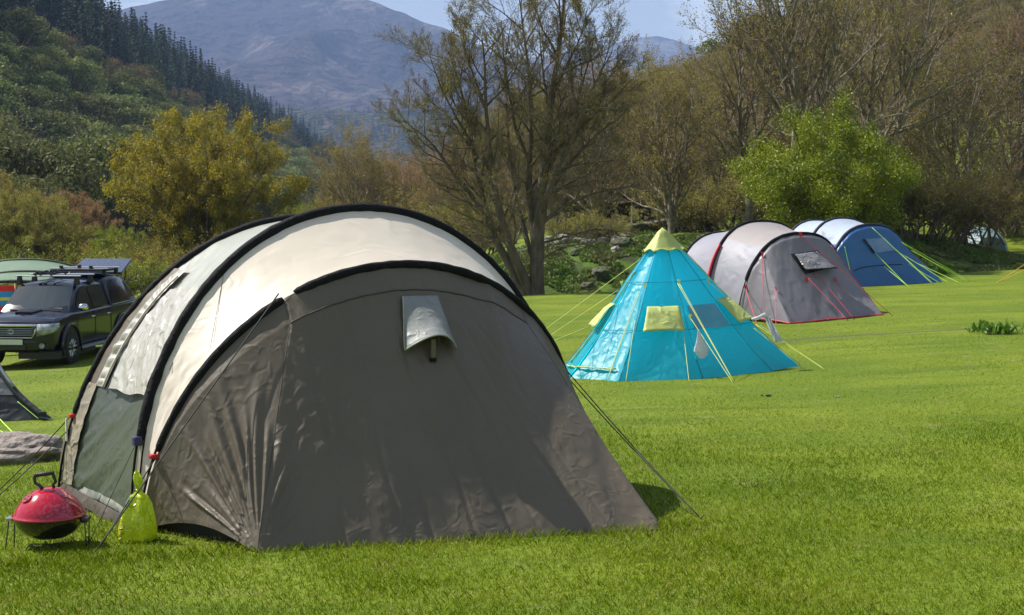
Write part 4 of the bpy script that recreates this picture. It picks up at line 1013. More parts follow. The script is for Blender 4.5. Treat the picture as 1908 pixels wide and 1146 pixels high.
ROPE_R = mat('red_guy_rope', (.62, .05, .09), .6); ROPE_G = mat('lime_guy_rope', (.42, .75, .06), .6); ROPE_Y = mat('pale_yellow_green_rope', (.60, .66, .16), .6); ROPE_O = mat('orange_guy_rope', (.75, .35, .03), .6)
REDC = mat('red_cloth_strap', (.55, .02, .04), .5)
GRYE = mat('slate_grey_polyester', (.20, .185, .21), .45, (.22, .205, .23), 1.5, crease=.4, crscale=3, trans=.14, tcol=(.22, .2, .24), spec=.5)
GRYL = mat('light_grey_polyester', (.36, .325, .325), .58, (.40, .36, .355), 1.5, crease=.25, crscale=2.5, trans=.2, tcol=(.4, .37, .37), spec=.5)
GRYM = mat('lilac_grey_polyester', (.30, .29, .35), .55, (.31, .31, .37), 1.5, crease=.6, crscale=3, trans=.2, spec=.6)
MESHC = mat('black_mesh_window', (.02, .02, .022), .6); FLAPG = mat('crumpled_grey_film', (.17, .165, .17), .3, (.22, .21, .22), 5, crease=1., crscale=7, spec=.7)
gm = dict(front=GRYL, back=GRYM, side=GRYM, end=GRYE, sleeve=BLACKC)
gca, gcb = gpx(1471, 604), gpx(1647, 587)
groot, gparts, (gb1, gb2, gb3), gG, gn, gu = tunnel('tunnel_tent', 'grey tunnel tent with red ropes and trim behind the turquoise teepee',
    (.508, (6.133, 34.418), 1.544, 1.025, 1.7, 2.297, 1.576, 2.008, .798, .862, 1.578, 2.014, -.016, .016, -.185), gm, (gca, gcb), -.2, s12=(.27, .79), lower=(.30, .70), fwd=.12, drop=.08)
GS = Surf(gparts)
def quadpatch(surf, cs, out, bulge, nu=14, nv=12, off=.03, wr=.02, seed=4, droop=0.):
    tl, tr_, br, bl = [surf.at(*c, off) for c in cs]; G = np.empty((nu, nv, 3))
    for i in range(nu):
        for j in range(nv):
            u, v = i / (nu - 1), j / (nv - 1)
            G[i, j] = (tl * (1 - u) + tr_ * u) * (1 - v) + (bl * (1 - u) + br * u) * v + out * bulge * v * (math.sin(PI * u) ** .6 * .6 + .4) + out * wr * (fbm(u * 5 + seed, v * 5, 3, seed) - .5) * 2 - np.array([0, 0, droop]) * math.sin(PI * u) * v
    return G
gout = -gn
m = MB(); m.grid(quadpatch(GS, ((1472, 474), (1523, 467), (1546, 500), (1500, 512)), gout, 0, off=.02)); m.build('mesh_window', MESHC, groot, True)
G = quadpatch(GS, ((1480, 476), (1520, 470), (1551, 500), (1496, 504)), gout, .22, off=.04, wr=.05); m = MB(); m.grid(G); o = m.build('window_cover', FLAPG, groot, True); thick(o, .01)
m = MB(); m.tube(G[:, -1], .014, 5); m.build('window_hem', BLACKC, o, True)
# red straps and ropes
for A_, f0, f1, w_ in ((gb2, .03, .27, .035), (gb1, .10, .22, .03)):
    k0, k1 = int(f0 * 120), int(f1 * 120); m = MB(); m.tube(A_[k0:k1] - gu * .05 - gn * .03, w_, 6); m.build('side_strap', REDC, groot, True)
m = MB(); m.tube(gb3[2:30] - gn * .03 - gu * .03, .012, 5); m.build('pole', BLACKC, groot, True)
hem = np.concatenate([gG[:, -1]]); hem = hem + gout * .02 + [0, 0, .02]; m = MB(); m.tube(hem[8:130], .014, 5); m.build('hem_tape', REDC, groot, True)
for X, Y, w_, h_ in ((1490, 440, .13, .16), (1421, 477, .10, .16), (1390, 537, .10, .14), (1502, 523, .10, .14), (1554, 522, .10, .12), (1446, 540, .05, .12), (1539, 597, .14, .06)):
    p = GS.at(X, Y, .03); m = MB(); m.add([p + gu * w_ / 2 + [0, 0, h_ / 2], p - gu * w_ / 2 + [0, 0, h_ / 2], p + gout * .03 - [0, 0, h_ / 2], p + gout * .05], [(0, 1, 2), (0, 1, 3), (1, 2, 3), (0, 2, 3)]); m.build('rope_tab', REDC, groot)
for a, b in (((1490, 440), (1662, 588)), ((1505, 520), (1580, 598)), ((1515, 505), (1592, 596)), ((1556, 522), (1602, 590)), ((1546, 458), (1640, 582)), ((1446, 545), (1446, 608)), ((1421, 480), (1424, 604)), ((1392, 540), (1412, 610))):
    rope(groot, GS.at(*a, .04), gpx(*b) + [0, 0, .01], ROPE_R, .0075, .0)

BLUE = mat('navy_blue_polyester', (.03, .13, .36), .40, (.035, .15, .40), 1.5, crease=.6, crscale=2.6, trans=.2, tcol=(.03, .14, .42), spec=.6)
BLUEL = mat('pale_blue_polyester', (.40, .47, .60), .58, (.43, .50, .61), 1.5, crease=.25, crscale=2, trans=.2, spec=.5); NAVY = mat('navy_sleeve', (.012, .016, .04), .7, crease=.3, crscale=12)
BWIN = mat('blue_tinted_window', (.10, .19, .38), .18, (.14, .24, .42), 3, crease=.5, crscale=5, spec=.8)
bm = dict(front=BLUEL, back=BLUEL, side=BLUE, end=BLUE, sleeve=NAVY)
bca, bcb = gpx(1594, 535), at_z(1757, 526, .12); bcb[2] = gz1(bcb[0], bcb[1])
broot, bparts, (bb1, bb2, bb3), bG, bn, bu_ = tunnel('tunnel_tent', 'navy and pale blue tunnel tent with bright green ropes under the round green tree',
    (.493, (11.208, 47.94), 1.385, 1.308, 1.65, 2.24, 1.71, 2.017, .812, .844, 1.589, 2.168, -.032, -.013, -.08), bm, (bca, bcb), 0., s12=(.27, .78), lower=(.22, .78), fwd=.15, drop=.10, sl_r=.055)
BS = Surf(bparts); bout = -bn
m = MB(); m.grid(quadpatch(BS, ((1612, 446), (1648, 443), (1670, 467), (1628, 472)), bout, .0, off=.03)); m.build('window', BWIN, broot, True)
m = MB(); p = [BS.at(X, Y, .05) for X, Y in ((1607, 446), (1618, 459), (1628, 472))]; m.tube(p, .03, 5); m.build('window_flap_roll', NAVY, broot, True)
m = MB(); p = [BS.at(X, Y, .03) for X, Y in ((1590, 505), (1605, 499), (1625, 496), (1650, 494), (1680, 493))]; m.tube(p, .012, 5); m.build('seam_tape', NAVY, broot, True)
for a, b in (((1573, 460), (1583, 508)), ((1623, 425), (1739, 531)), ((1629, 472), (1691, 533)), ((1645, 497), (1693, 534)), ((1668, 466), (1740, 530)), ((1675, 472), (1771, 529)), ((1690, 493), (1752, 528)), ((1677, 452), (1808, 524)), ((1695, 468), (1808, 526)), ((1708, 492), (1790, 528)), ((1680, 455), (1790, 522))):
    A_ = BS.at(*a, .05); B_ = gpx(*b) if b != (1583, 508) else BS.at(1584, 506, .05); rope(broot, A_, B_, ROPE_G, .0085, 0.)

# ---- teepee
TEAL = mat('turquoise_polyester', (.035, .52, .68), .42, (.045, .55, .72), 1.5, crease=.45, crscale=6, trans=.6, tcol=(.01, .76, .98), spec=.6)
LIME = mat('lime_yellow_cloth', (.58, .64, .20), .55, (.62, .68, .24), 4, crease=.5, crscale=6, trans=.30, tcol=(.5, .55, .12))
TEALW = mat('teepee_film_window', (.06, .29, .42), .2, (.09, .33, .46), 3, crease=.3, crscale=4, spec=.8)
TEALD = mat('teal_seam', (.008, .22, .34), .6)
tc_ = np.array([2.62, 22.35]); R_ = 1.93; K = 9
troot = empty('teepee_tent', (tc_[0], tc_[1], 0)); tag(troot, 'turquoise teepee tent with lime yellow cap and window flaps', 'tent')
troot.location = (0, 0, 0)
pts = []
surv = {0: (1057, 705), 1: (1154, 711), 2: (1310, 706), 3: (1439, 692), 4: (1492, 682)}
for k in range(K):
    if k in surv: pts.append(gpx(*surv[k]))
c5 = np.mean(pts, 0)
cx0 = tc_
for k in range(5, K):
    an = math.radians(-68 + 40 * k - 90); x, y = cx0[0] + R_ * math.cos(an), cx0[1] + R_ * math.sin(an); pts.append(np.array([x, y, gz1(x, y)]))
pts = np.array(pts); apex = at_d(1234, 428, 22.0); print('apex', apex, 'pts', pts.round(2).tolist())
def tp(k, t):       # seam point: t=0 ground, 1 apex, slightly hollow profile
    p = pts[k % K]; q = p * (1 - t) + apex * t; inw = np.array([apex[0] - q[0], apex[1] - q[1], 0]); return q + inw * .10 * math.sin(PI * t) * (1 - t)
TT = np.linspace(0, .97, 70); UU = np.linspace(0, 1, 18); m = MB()
for k in range(K):
    a = np.array([tp(k, t) for t in TT]); b = np.array([tp(k + 1, t) for t in TT]); G = a[:, None] * (1 - UU[None, :, None]) + b[:, None] * UU[None, :, None]
    nrm_ = np.cross(b[0] - a[0], apex - a[0]); nrm_ /= np.linalg.norm(nrm_)
    if np.dot(nrm_, G.mean((0, 1)) - np.array([cx0[0], cx0[1], .5])) < 0: nrm_ = -nrm_
    U_, T_ = np.meshgrid(UU, TT); sag = .045 * np.sin(PI * U_) * (1 - T_) ** .5
    wr = .06 * (fbm(U_ * 9 + k * 5, T_ * 2.5, 3, 50 + k) - .5) * (1 - T_) + .03 * sst(1 - T_, .85, 1.) * (fbm(U_ * 14 + 5 * k, T_ * 25, 3, 60) - .5) + .02 * (1 - sst(np.minimum(U_, 1 - U_), 0, .3)) * (fbm(U_ * 12 + k, T_ * 12, 2, 70) - .5)
    # radiating tension folds from the ground corners
    for uu in (0, 1):
        an = np.arctan2(np.abs(U_ - uu) * 1.35, T_ * 2.6 + .01); rr__ = np.hypot(U_ - uu, T_ * 2)
        wr += .016 * np.sin(an * 26) * np.exp(-rr__ / .35) * np.minimum(rr__ * 4, 1)
    m.grid(G + nrm_ * (wr - sag)[..., None])
canopy = m.build('canopy', TEAL, troot, True)
TS = Surf([canopy])
m = MB()
for k in range(K):
    m.tube([tp(k, t) + [0, 0, .012] for t in np.linspace(.0, .86, 20)], .005, 5)
    for t in (.32, .64): 
        q = [tp(k, t) * (1 - u) + tp(k + 1, t) * u for u in np.linspace(0, 1, 6)]; m.tube([p_ + unit(np.append((p_ - apex)[:2], 0)) * .008 for p_ in q], .0045, 4)
m.build('seam_tape', TEALD, troot, True)
# cap
m = MB(); G = np.empty((K * 6 + 1, 12, 3))
for i in range(K * 6 + 1):
    k, u = divmod(i / 6, 1); k = int(k)
    for j in range(12):
        t = 1.0 - .155 * (j / 11) - (.012 * (1 - abs(2 * u - 1)) * -1 if j == 11 else 0)
        p = tp(k, t) * (1 - u) + tp(k + 1, t) * u; rad = p - apex; rad[2] = 0; l = np.linalg.norm(rad)
        G[i, j] = p + (rad / (l + 1e-6)) * (.035 + .03 * (j / 11) ** 3) * min(1, j / 2) + np.array([0, 0, .03 * (1 - j / 11) + (.03 * math.sin(PI * u) if j == 11 else 0) + .015 * (fbm(i * .4, j * .5, 2, 3) - .5)])
m.grid(G); cap = m.build('cap', LIME, troot, True); thick(cap, .006)
tout = unit(np.array([-.05, -1, .6]))
def facet_quad(k, u0, u1, t0, t1, bulge, off=.05, nu=16, nv=12, wr=.03):
    G = np.empty((nu, nv, 3)); nn_ = np.cross(tp(k + 1, .3) - tp(k, .3), tp(k, .6) - tp(k, .3)); nn_ /= np.linalg.norm(nn_)
    if np.dot(nn_[:2], tp(k, .3)[:2] - cx0) < 0: nn_ = -nn_
    for i in range(nu):
        for j in range(nv):
            u = u0 + (u1 - u0) * i / (nu - 1); v = j / (nv - 1); t = t1 + (t0 - t1) * v; w_ = math.sin(PI * i / (nu - 1))
            G[i, j] = tp(k, t) * (1 - u) + tp(k + 1, t) * u + nn_ * (off * (.3 + .7 * min(1, v * 4)) + bulge * v * (w_ ** .6 * .5 + .5) + wr * (fbm(i * .35 + k, j * .4, 3, 6) - .5))
    return G
for a_ in ((1, .13, .90, .295, .475, .09), (8, .12, .80, .31, .49, .11), (3, .10, .92, .31, .50, .12)):
    m = MB(); m.grid(facet_quad(*a_)); o = m.build('window_flap', LIME, troot, True); thick(o, .006)
m = MB(); m.grid(facet_quad(2, .14, .95, .315, .475, .0, .012, wr=.006)); m.build('window', TEALW, troot, True)
def strip(ps, r, nm='zip_trim', mt_=None, off=.02):
    P = []; 
    for (a, b) in zip(ps[:-1], ps[1:]):
        for q in np.linspace(0, 1, 8, endpoint=False): P.append(TS.at(a[0] + (b[0] - a[0]) * q, a[1] + (b[1] - a[1]) * q, off))
    m = MB(); m.tube(P, r, 5, flat=.5); return m.build(nm, mt_ or LIME, troot, True)
strip([(1184, 508), (1150, 560), (1100, 630), (1060, 682)], .018); strip([(1058, 684), (1090, 686), (1158, 692)], .022, off=.045)
for a, b, da in (((1197, 470), (1018, 612), 0), ((1155, 535), (1022, 627), 0), ((1105, 590), (1018, 640), 0), ((1195, 545), (1130, 712), .03), ((1186, 600), (1166, 712), 0), ((1222, 470), (1146, 700), 0), ((1272, 622), (1284, 712), 0), ((1262, 530), (1369, 714), .03), ((1284, 595), (1366, 714), 0),
                 ((1315, 526), (1374, 566), 0), ((1271, 470), (1372, 563), 0), ((1400, 612), (1497, 687), .03), ((1405, 607), (1542, 692), 0), ((1385, 580), (1540, 690), 0)):
    B_ = gpx(*b) if b[1] > 620 or b[0] < 1050 else TS.at(*b, .05)
    A_ = TS.at(*a, .04)
    if b[0] < 1050: B_ = at_d(b[0], b[1], 21.2)  * 1.0; B_ = A_ + (B_ - A_) * (A_[2] - gz1(B_[0], B_[1])) / max(.2, A_[2] - B_[2]); 
    rope(troot, A_, B_, ROPE_Y, .0045, 0., dbl=da)
for X, Y in ((1263, 530), (1203, 537), (1284, 595), (1160, 530), (1100, 600), (1318, 528)):
    p = TS.at(X, Y, .02); m = MB(); m.add([p + [-.03, 0, .07], p + [.03, 0, .07], p + [0, -.05, -.03]], [(0, 1, 2), (2, 1, 0)][:1]); m.build('rope_tab', LIME, troot)

# white carrier bags tied on the teepee ropes
def hang_bag(X, Y, d, w, h, label, mt_, seed):
    p = at_d(X, Y, d); m = MB(); nu, nv = 20, 16; G = np.empty((nu + 1, nv, 3))
    for i in range(nu + 1):
        a = 2 * PI * i / nu
        for j in range(nv):
            v = j / (nv - 1); rad = w * .5 * (.10 + .9 * v ** 1.1) * (1 if v < .93 else .75) * (1 + .3 * math.sin(3 * a + seed + 2 * v)) * (.8 + .4 * vnoise(a * 2, v * 4, seed))
            G[i, j] = p + np.array([math.cos(a) * rad + .25 * w * v, math.sin(a) * rad * .35, -h * v + .04 * math.sin(2 * a + seed) * v])
    G[nu] = G[0]; m.grid(G); o = m.build('carrier_bag', mt_, None, True); tag(o, label, 'bag'); return o
BAGW = mat('white_thin_plastic', (.66, .68, .74), .35, (.72, .74, .8), 8, crease=.6, crscale=14, trans=.4, spec=.6)
hang_bag(1301, 616, 20.9, .22, .38, 'small white plastic bag tied to a rope on the dark right face of the teepee', BAGW, 2)
def drape(X, Y, label):
    p = at_d(X, Y, 21.4); m = MB(); n = 14; G = np.empty((n, 8, 3))
    for i in range(n):
        v = i / (n - 1)
        for j in range(8):
            u = j / 7 - .5; G[i, j] = p + np.array([.03 + .18 * v + u * (.07 + .06 * v), .05 * math.sin(j * 1.7 + v * 5), -.38 * v + .02 * math.sin(j * 2.)])
    m.grid(G); m.tube([p + [-.20, 0, -.04], p + [-.10, 0, -.02], p + [0, 0, .03], p + [.04, 0, -.01]], [.02, .03, .035, .03], 7)
    o = m.build('white_cloth', BAGW, None, True); tag(o, label, 'cloth')
drape(1425, 590, 'twisted pale cloth hanging from the right-hand ropes of the teepee')
# ================================================================== pale green tent with striped windbreak, dark tent at the left edge
GRN_T = mat('sage_green_polyester', (.20, .29, .19), .42, (.23, .32, .21), 1.5, crease=.3, crscale=2, trans=.25, spec=.5)
GRND = mat('dark_green_sleeve', (.018, .035, .02), .6, crease=.3, crscale=10)
grt = empty('tunnel_tent', (0, 0, 0)); tag(grt, 'pale green tunnel tent behind the dark pickup truck', 'tent')
arcs = []
for (X, Y, d, W, z_) in ((48, 484, 39.0, 2.7, 0), (48, 506, 36.9, 2.55, 0), (26, 524, 35.4, 2.3, 0)):
    p = at_d(X, Y, d); g = gz1(p[0], p[1]); arcs.append(arch_curve((p[0], p[1]), .12, W, p[2] - g, 0, .9, .9, g, 91))
Ab = arch_curve((arcs[0][:, 0].mean() - .2, arcs[0][:, 1].mean() + 1.6), .12, 2.3, 1.6, 0, .9, .9, arcs[0][:, 2].min(), 91)
for a_, b_ in ((arcs[1], arcs[2]), (arcs[0], arcs[1]), (Ab, arcs[0])):
    m = MB(); m.grid(patch(a_, b_, 0, 1, 0, 1, 80, 12, .06, lambda U, V: .02 * (fbm(U * 12, V * 3, 2, 3) - .5))); m.build('roof_panel', GRN_T, grt, True)
for a_ in arcs: m = MB(); m.tube(a_, .045, 7); m.build('pole_sleeve', GRND, grt, True)
# striped windbreak in front
cols = [(.55, .03, .03), (.03, .25, .50), (.60, .50, .06), (.03, .25, .50), (.55, .03, .03)]
wb = empty('windbreak', (0, 0, 0)); tag(wb, 'red, blue and yellow striped windbreak at the left edge behind the pickup truck', 'windbreak')
p0 = at_d(-70, 533, 33.6); p1 = at_d(29, 533, 33.9); zt = p0[2]; g0 = gz1(*p0[:2])
hs = np.array([0, .20, .30, .36, .46, 1.0]) 
ht = .62; zz = [zt - ht * h_ for h_ in (0, .24, .46, .58, .80, 1.15)]
for k in range(5):
    m = MB(); G = np.stack([np.stack([np.linspace(p0[0], p1[0], 16), np.linspace(p0[1], p1[1], 16) + .03 * np.sin(np.arange(16) * 1.1), np.full(16, z_)], 1) for z_ in (zz[k], zz[k + 1])], 1)
    m.grid(G); m.build('stripe', mat('windbreak_cloth_%d' % k, cols[k], .7, trans=.2), wb, True)
for q in (p0, p1): m = MB(); m.tube([[q[0], q[1] - .02, g0 - .05], [q[0], q[1] - .02, zt + .05]], .018, 6); m.build('pole', mat('pale_wood', (.4, .3, .18), .7), wb, True)

# dark tent, only its right corner in view
DKT = mat('black_polyester', (.014, .016, .020), .4, (.02, .022, .027), 2, crease=.5, crscale=5, spec=.5); DGT = mat('dark_green_mesh', (.035, .06, .035), .5, crease=.3, crscale=6); GRT = mat('grey_film_panel', (.16, .16, .175), .3, (.2, .2, .21), 3, crease=.7, crscale=5, spec=.7)
SLV = mat('silver_grey_tape', (.25, .27, .31), .4)
dk = empty('dome_tent', (0, 0, 0)); tag(dk, 'black and dark green tent cut off by the left edge of the frame', 'tent')
c_r = gpx(92, 781); c_l = c_r + np.array([-2.6, .35, 0]); c_l[2] = gz1(c_l[0], c_l[1]); top_r = c_r + np.array([-1.55, .85, 1.55]); top_l = top_r + np.array([-1.0, .1, .05])
def prof(t):       # right-hand edge of the front wall, hollow curve
    q = c_r * (1 - t) + top_r * t; return q + np.array([-.16, 0, -.06]) * math.sin(PI * min(1, t * 1.15)) * (1 - t) * 1.3
def lft(t): return c_l * (1 - t) + top_l * t
bands = [(0, .235, DKT, 'lower_wall'), (.235, .40, GRT, 'window'), (.40, .62, DGT, 'mesh_panel'), (.62, 1.0, DGT, 'mesh_panel')]
for t0, t1, mm, nm in bands:
    tt = np.linspace(t0, t1, 12); G = np.array([[prof(t) * (1 - u) + lft(t) * u for u in np.linspace(0, 1, 30)] for t in tt]); G[..., 1] += .03 * (fbm(G[..., 0] * 4, G[..., 2] * 4, 3, 6) - .5)
    m = MB(); m.grid(G); m.build(nm, mm, dk, True)
back_c = c_r + np.array([-2.3, 2.6, 0]); back_c[2] = gz1(back_c[0], back_c[1]); tb = top_r + np.array([-1.4, 1.8, -.5])
G = np.array([[prof(t) * (1 - u) + (back_c * (1 - t) + tb * t) * u for u in np.linspace(0, 1, 14)] for t in np.linspace(0, 1, 20)]); m = MB(); m.grid(G)
G = np.array([[ (top_r * (1 - u) + top_l * u) * (1 - v) + (tb * (1 - u) + (tb + [-1, .1, 0]) * u) * v for u in np.linspace(0, 1, 8)] for v in np.linspace(0, 1, 10)]); m.grid(G)
m.build('side_wall', DKT, dk, True)
P = np.array([prof(t) for t in np.linspace(0, 1, 24)]); m = MB(); m.tube(P + [0, -.02, .0], .045, 8); m.build('pole_sleeve', DKT, dk, True)
m = MB(); m.tube(P[7:] + [.03, -.06, .02], .022, 6); m.build('edge_tape', SLV, dk, True)
m = MB(); m.tube([prof(.235) + [0, -.03, 0], lft(.235) + [0, -.03, 0]], .010, 5); m.tube([prof(.40) + [0, -.03, 0], lft(.40) + [0, -.03, 0]], .012, 5); m.build('seam_tape', DKT, dk, True)
m = MB(); m.box(c_r + [-.09, -.02, .09], (.11, .06, .05), .2); soften(m.build('buckle', DKT, dk), .01)
m = MB(); G = np.array([[c_r + np.array([-.10 + .24 * u, -.06 - .1 * v, .05 - .05 * u]) for v in (0, 1)] for u in np.linspace(0, 1, 5)]); m.grid(G); m.build('corner_flap', DKT, dk, True)
rope(dk, at_d(-60, 720, 19.2), gpx(37, 819), ROPE_G, .008, 0); rope(dk, at_d(-60, 775, 18.2), gpx(36, 819), ROPE_G, .008, 0)
rope(dk, prof(.18) + [-.1, -.05, 0], c_r + [-.12, -.10, .02], ROPE_G, .005, 0)

# orange rope of a tent outside the frame on the right
for a_, b_ in (((1935, 475), (1858, 527)),):
    m = MB(); B = gpx(*b_); Aa = at_d(a_[0], a_[1], 46.) ; m.tube([Aa, B], .009, 5); m.tube([Aa + [.05, 0, -.25], B + [.01, 0, .0]], .009, 5); m.tube([Aa, Aa + [.5, .2, .28]], .009, 5)
    m.tube([B + [0, 0, .03], B + [.01, 0, -.1]], .012, 5)
    o = m.build('guy_rope', ROPE_O, None, True); tag(o, 'thin orange guy rope pegged in the grass at the right edge', 'rope')

# ================================================================== pickup truck
PAINT = mat('dark_navy_paint', (.006, .008, .020), .2, coat=.45, spec=.4, bump=.02, bscale=3); GLASS = mat('dark_car_glass', (.022, .032, .040), .05, spec=.6, coat=.2)
CHR = mat('chrome', (.62, .63, .66), .14, metal=1.); PLAS = mat('black_trim_plastic', (.015, .015, .017), .55, bump=.2, bscale=80); TYRE = mat('tyre_rubber', (.018, .018, .018), .85, bump=.5, bscale=50)
ALU = mat('brushed_aluminium', (.50, .51, .54), .32, metal=.9); LENS = mat('headlight_lens', (.14, .155, .18), .06, (.42, .45, .5), 9, spec=1., coat=1.); SIDE = mat('grey_step', (.24, .25, .29), .45); PLATE = mat('number_plate', (.58, .60, .55), .4)
hd = unit(np.array([-.09, -.996])); tr0 = np.array([-10.47, 30.47, gz1(-10.47, 30.47)]); yaw = math.atan2(hd[1], hd[0])
truck = empty('pickup_truck', tuple(tr0), yaw); tag(truck, 'dark navy double-cab pickup truck with hardtop canopy and roof bars', 'truck')
# slope of the ground under the wheels
ra = tr0[:2] - hd * 3.08; truck.rotation_euler = (0, -math.atan2(tr0[2] - gz1(*ra), 3.08), yaw)
def ring(x, z0, zs, w, crown=.04, tuck=.06, inset=.05):
    return [(x, -w + tuck, z0), (x, -w, z0 + .16), (x, -w, zs - .16), (x, -w + .02, zs - .05), (x, -w + inset + .03, zs), (x, -w * .5, zs + crown * .7), (x, 0, zs + crown), (x, w * .5, zs + crown * .7), (x, w - inset - .03, zs), (x, w - .02, zs - .05), (x, w, zs - .16), (x, w, z0 + .16), (x, w - tuck, z0)]
def loft(rings, caps=True, m=None):
    m = m or MB(); R = np.array(rings); a, b = R.shape[:2]
    F = [(i * b + j, i * b + (j + 1) % b, (i + 1) * b + (j + 1) % b, (i + 1) * b + j) for i in range(a - 1) for j in range(b)]
    if caps: F += [tuple(range(b))[::-1], tuple(range((a - 1) * b, a * b))]
    return m.add(R.reshape(-1, 3), F)
body = [ring(.86, .52, .92, .60, .03), ring(.83, .44, .98, .76, .04), ring(.74, .40, 1.03, .86), ring(.55, .38, 1.07, .89, .05), ring(.2, .38, 1.11, .905, .06), ring(-.28, .38, 1.15, .91, .05),
        ring(-.6, .38, 1.15, .91, .0), ring(-1.6, .38, 1.16, .915, .0), ring(-2.4, .38, 1.17, .915, 0), ring(-3.2, .40, 1.18, .915, 0), ring(-4.1, .44, 1.18, .91, 0), ring(-4.28, .50, 1.16, .87, 0)]
m = loft(body); bo = m.build('body', PAINT, truck, True); soften(bo, .02, 2, 30)
# wheel arch wells
for wx in (0, -3.085):
    for sy in (-1, 1):
        m = MB(); an = np.linspace(0, PI, 17); pr = np.stack([.47 * np.cos(an), .47 * np.sin(an)], 1); V = [(wx + a_, sy * .921, .40 + b_) for a_, b_ in pr] + [(wx + a_, sy * .60, .40 + b_) for a_, b_ in pr]
        V += [(wx, sy * .921, .36)]; F = [(i, i + 1, 18 + i, 17 + i) for i in range(16)] + [tuple(range(17))]; m.add(V, F); m.build('wheel_well', PLAS, truck)
        m = MB(); outp = [(wx + .50 * math.cos(a_) , sy * .93, .40 + .50 * math.sin(a_)) for a_ in np.linspace(-.25, PI + .25, 20)]; m.tube(outp, .045, 6, flat=1.0); m.build('arch_flare', PAINT, truck, True)
        w = empty('wheel', (wx, sy * .835, .375)); w.parent = truck
        m = MB(); m.lathe([(.22, -.125), (.34, -.13), (.372, -.09), (.378, 0), (.372, .09), (.34, .13), (.22, .125)], 36, axis='y'); m.build('tyre', TYRE, w, True)
        m = MB(); s_ = -sy
        m.lathe([(.235, s_ * .12), (.225, s_ * .09), (.205, s_ * .05), (.20, -.0), (0.001, -.0)], 36, axis='y')
        m2 = MB(); m2.V = m.V; m2.F = m.F; m2.M = m.M; m2.n = m.n
        for k in range(6):
            a_ = 2 * PI * k / 6; ca, sa = math.cos(a_), math.sin(a_)
            for o_ in (-.028, .028): m2.tube([(ca * .04 - sa * o_, sy * .10, sa * .04 + ca * o_), (ca * .21 - sa * o_ * 2.0, sy * .118, sa * .21 + ca * o_ * 2.0)], .020, 6)
        m2.lathe([(.001, -sy * .13), (.05, -sy * .125), (.055, -sy * .09)], 16, axis='y'); m2.build('rim', ALU, w, True)
# cab and canopy
def gring(x, zb, zt, wb_, wt, c=.03): return [(x, -wb_, zb), (x, -wt - .02, zt - .10), (x, -wt + .05, zt - .02), (x, -wt * .5, zt + c * .6), (x, 0, zt + c), (x, wt * .5, zt + c * .6), (x, wt - .05, zt - .02), (x, wt + .02, zt - .10), (x, wb_, zb)]
cab = [gring(-.22, 1.10, 1.17, .84, .80, .01), gring(-.96, 1.12, 1.70, .86, .66), gring(-1.15, 1.12, 1.745, .87, .66), gring(-1.9, 1.12, 1.775, .87, .665), gring(-2.42, 1.12, 1.765, .87, .66)]
m = loft(cab); soften(m.build('cab', PAINT, truck, True), .015, 2, 35)
can = [gring(-2.47, 1.14, 1.74, .88, .68), gring(-2.6, 1.14, 1.81, .89, .69), gring(-3.3, 1.15, 1.84, .89, .69), gring(-3.75, 1.16, 1.80, .88, .67), gring(-4.24, 1.16, 1.22, .86, .70, .01)]
m = loft(can); soften(m.build('canopy', PAINT, truck, True), .015, 2, 35)
# panel seams
m = MB()
for x in (-.42, -1.42, -2.36): m.tube([(x, .922, .52), (x, .922, 1.12)], .006, 4)
m.tube([(-.42, .920, .52), (-2.36, .922, .52)], .006, 4); m.build('door_gap', PLAS, truck)
m = MB(); m.tube([(-2.5, .905, 1.165), (-4.2, .90, 1.19)], .012, 4); m.build('canopy_rail', SIDE, truck)
def side_quad(cs, mm, nm, off=.008, parent=truck):    # (x,z) outline laid on the sloping cab side
    m = MB(); V = []
    for x, z in cs:
        y = .87 + (.68 - .87) * (z - 1.12) / .55; V.append((x, y + off, z))
    m.add(V, [tuple(range(len(V)))]); return m.build(nm, mm, parent)
side_quad([(-.42, 1.19), (-1.36, 1.20), (-1.36, 1.65), (-1.10, 1.64), (-.92, 1.56)], GLASS, 'window'); side_quad([(-1.46, 1.20), (-2.28, 1.21), (-2.28, 1.60), (-2.16, 1.66), (-1.46, 1.66)], GLASS, 'window')
side_quad([(-2.58, 1.24), (-4.02, 1.27), (-3.98, 1.36), (-3.74, 1.62), (-3.55, 1.70), (-2.66, 1.71), (-2.58, 1.62)], GLASS, 'window', .03)
# windscreen, slightly domed, with wipers and stickers
G = np.empty((13, 9, 3))
for i in range(13):
    u = i / 12 * 2 - 1
    for j in range(9):
        v = j / 8; x = -.275 + (-.90 + .275) * v; hw = .77 * (1 - v) + .63 * v; G[i, j] = (x + .035 * (1 - u * u) * 1.0 + .012, u * hw, 1.165 + (1.665 - 1.165) * v + .02 * (1 - u * u))
m = MB(); m.grid(G); ws = m.build('windscreen', GLASS, truck, True)
m = MB(); m.tube([(-.20, .62, 1.175), (-.24, .1, 1.20)], .010, 5); m.tube([(-.20, -.05, 1.175), (-.24, -.55, 1.20)], .010, 5); m.build('wiper', PLAS, truck)
m = MB(); m.box((-.305, .52, 1.215), (.02, .18, .035)); m.build('sticker', WHITEP, truck)
m = MB(); m.box((-.25, 0, 1.145), (.10, 1.5, .03)); m.build('cowl', PLAS, truck)
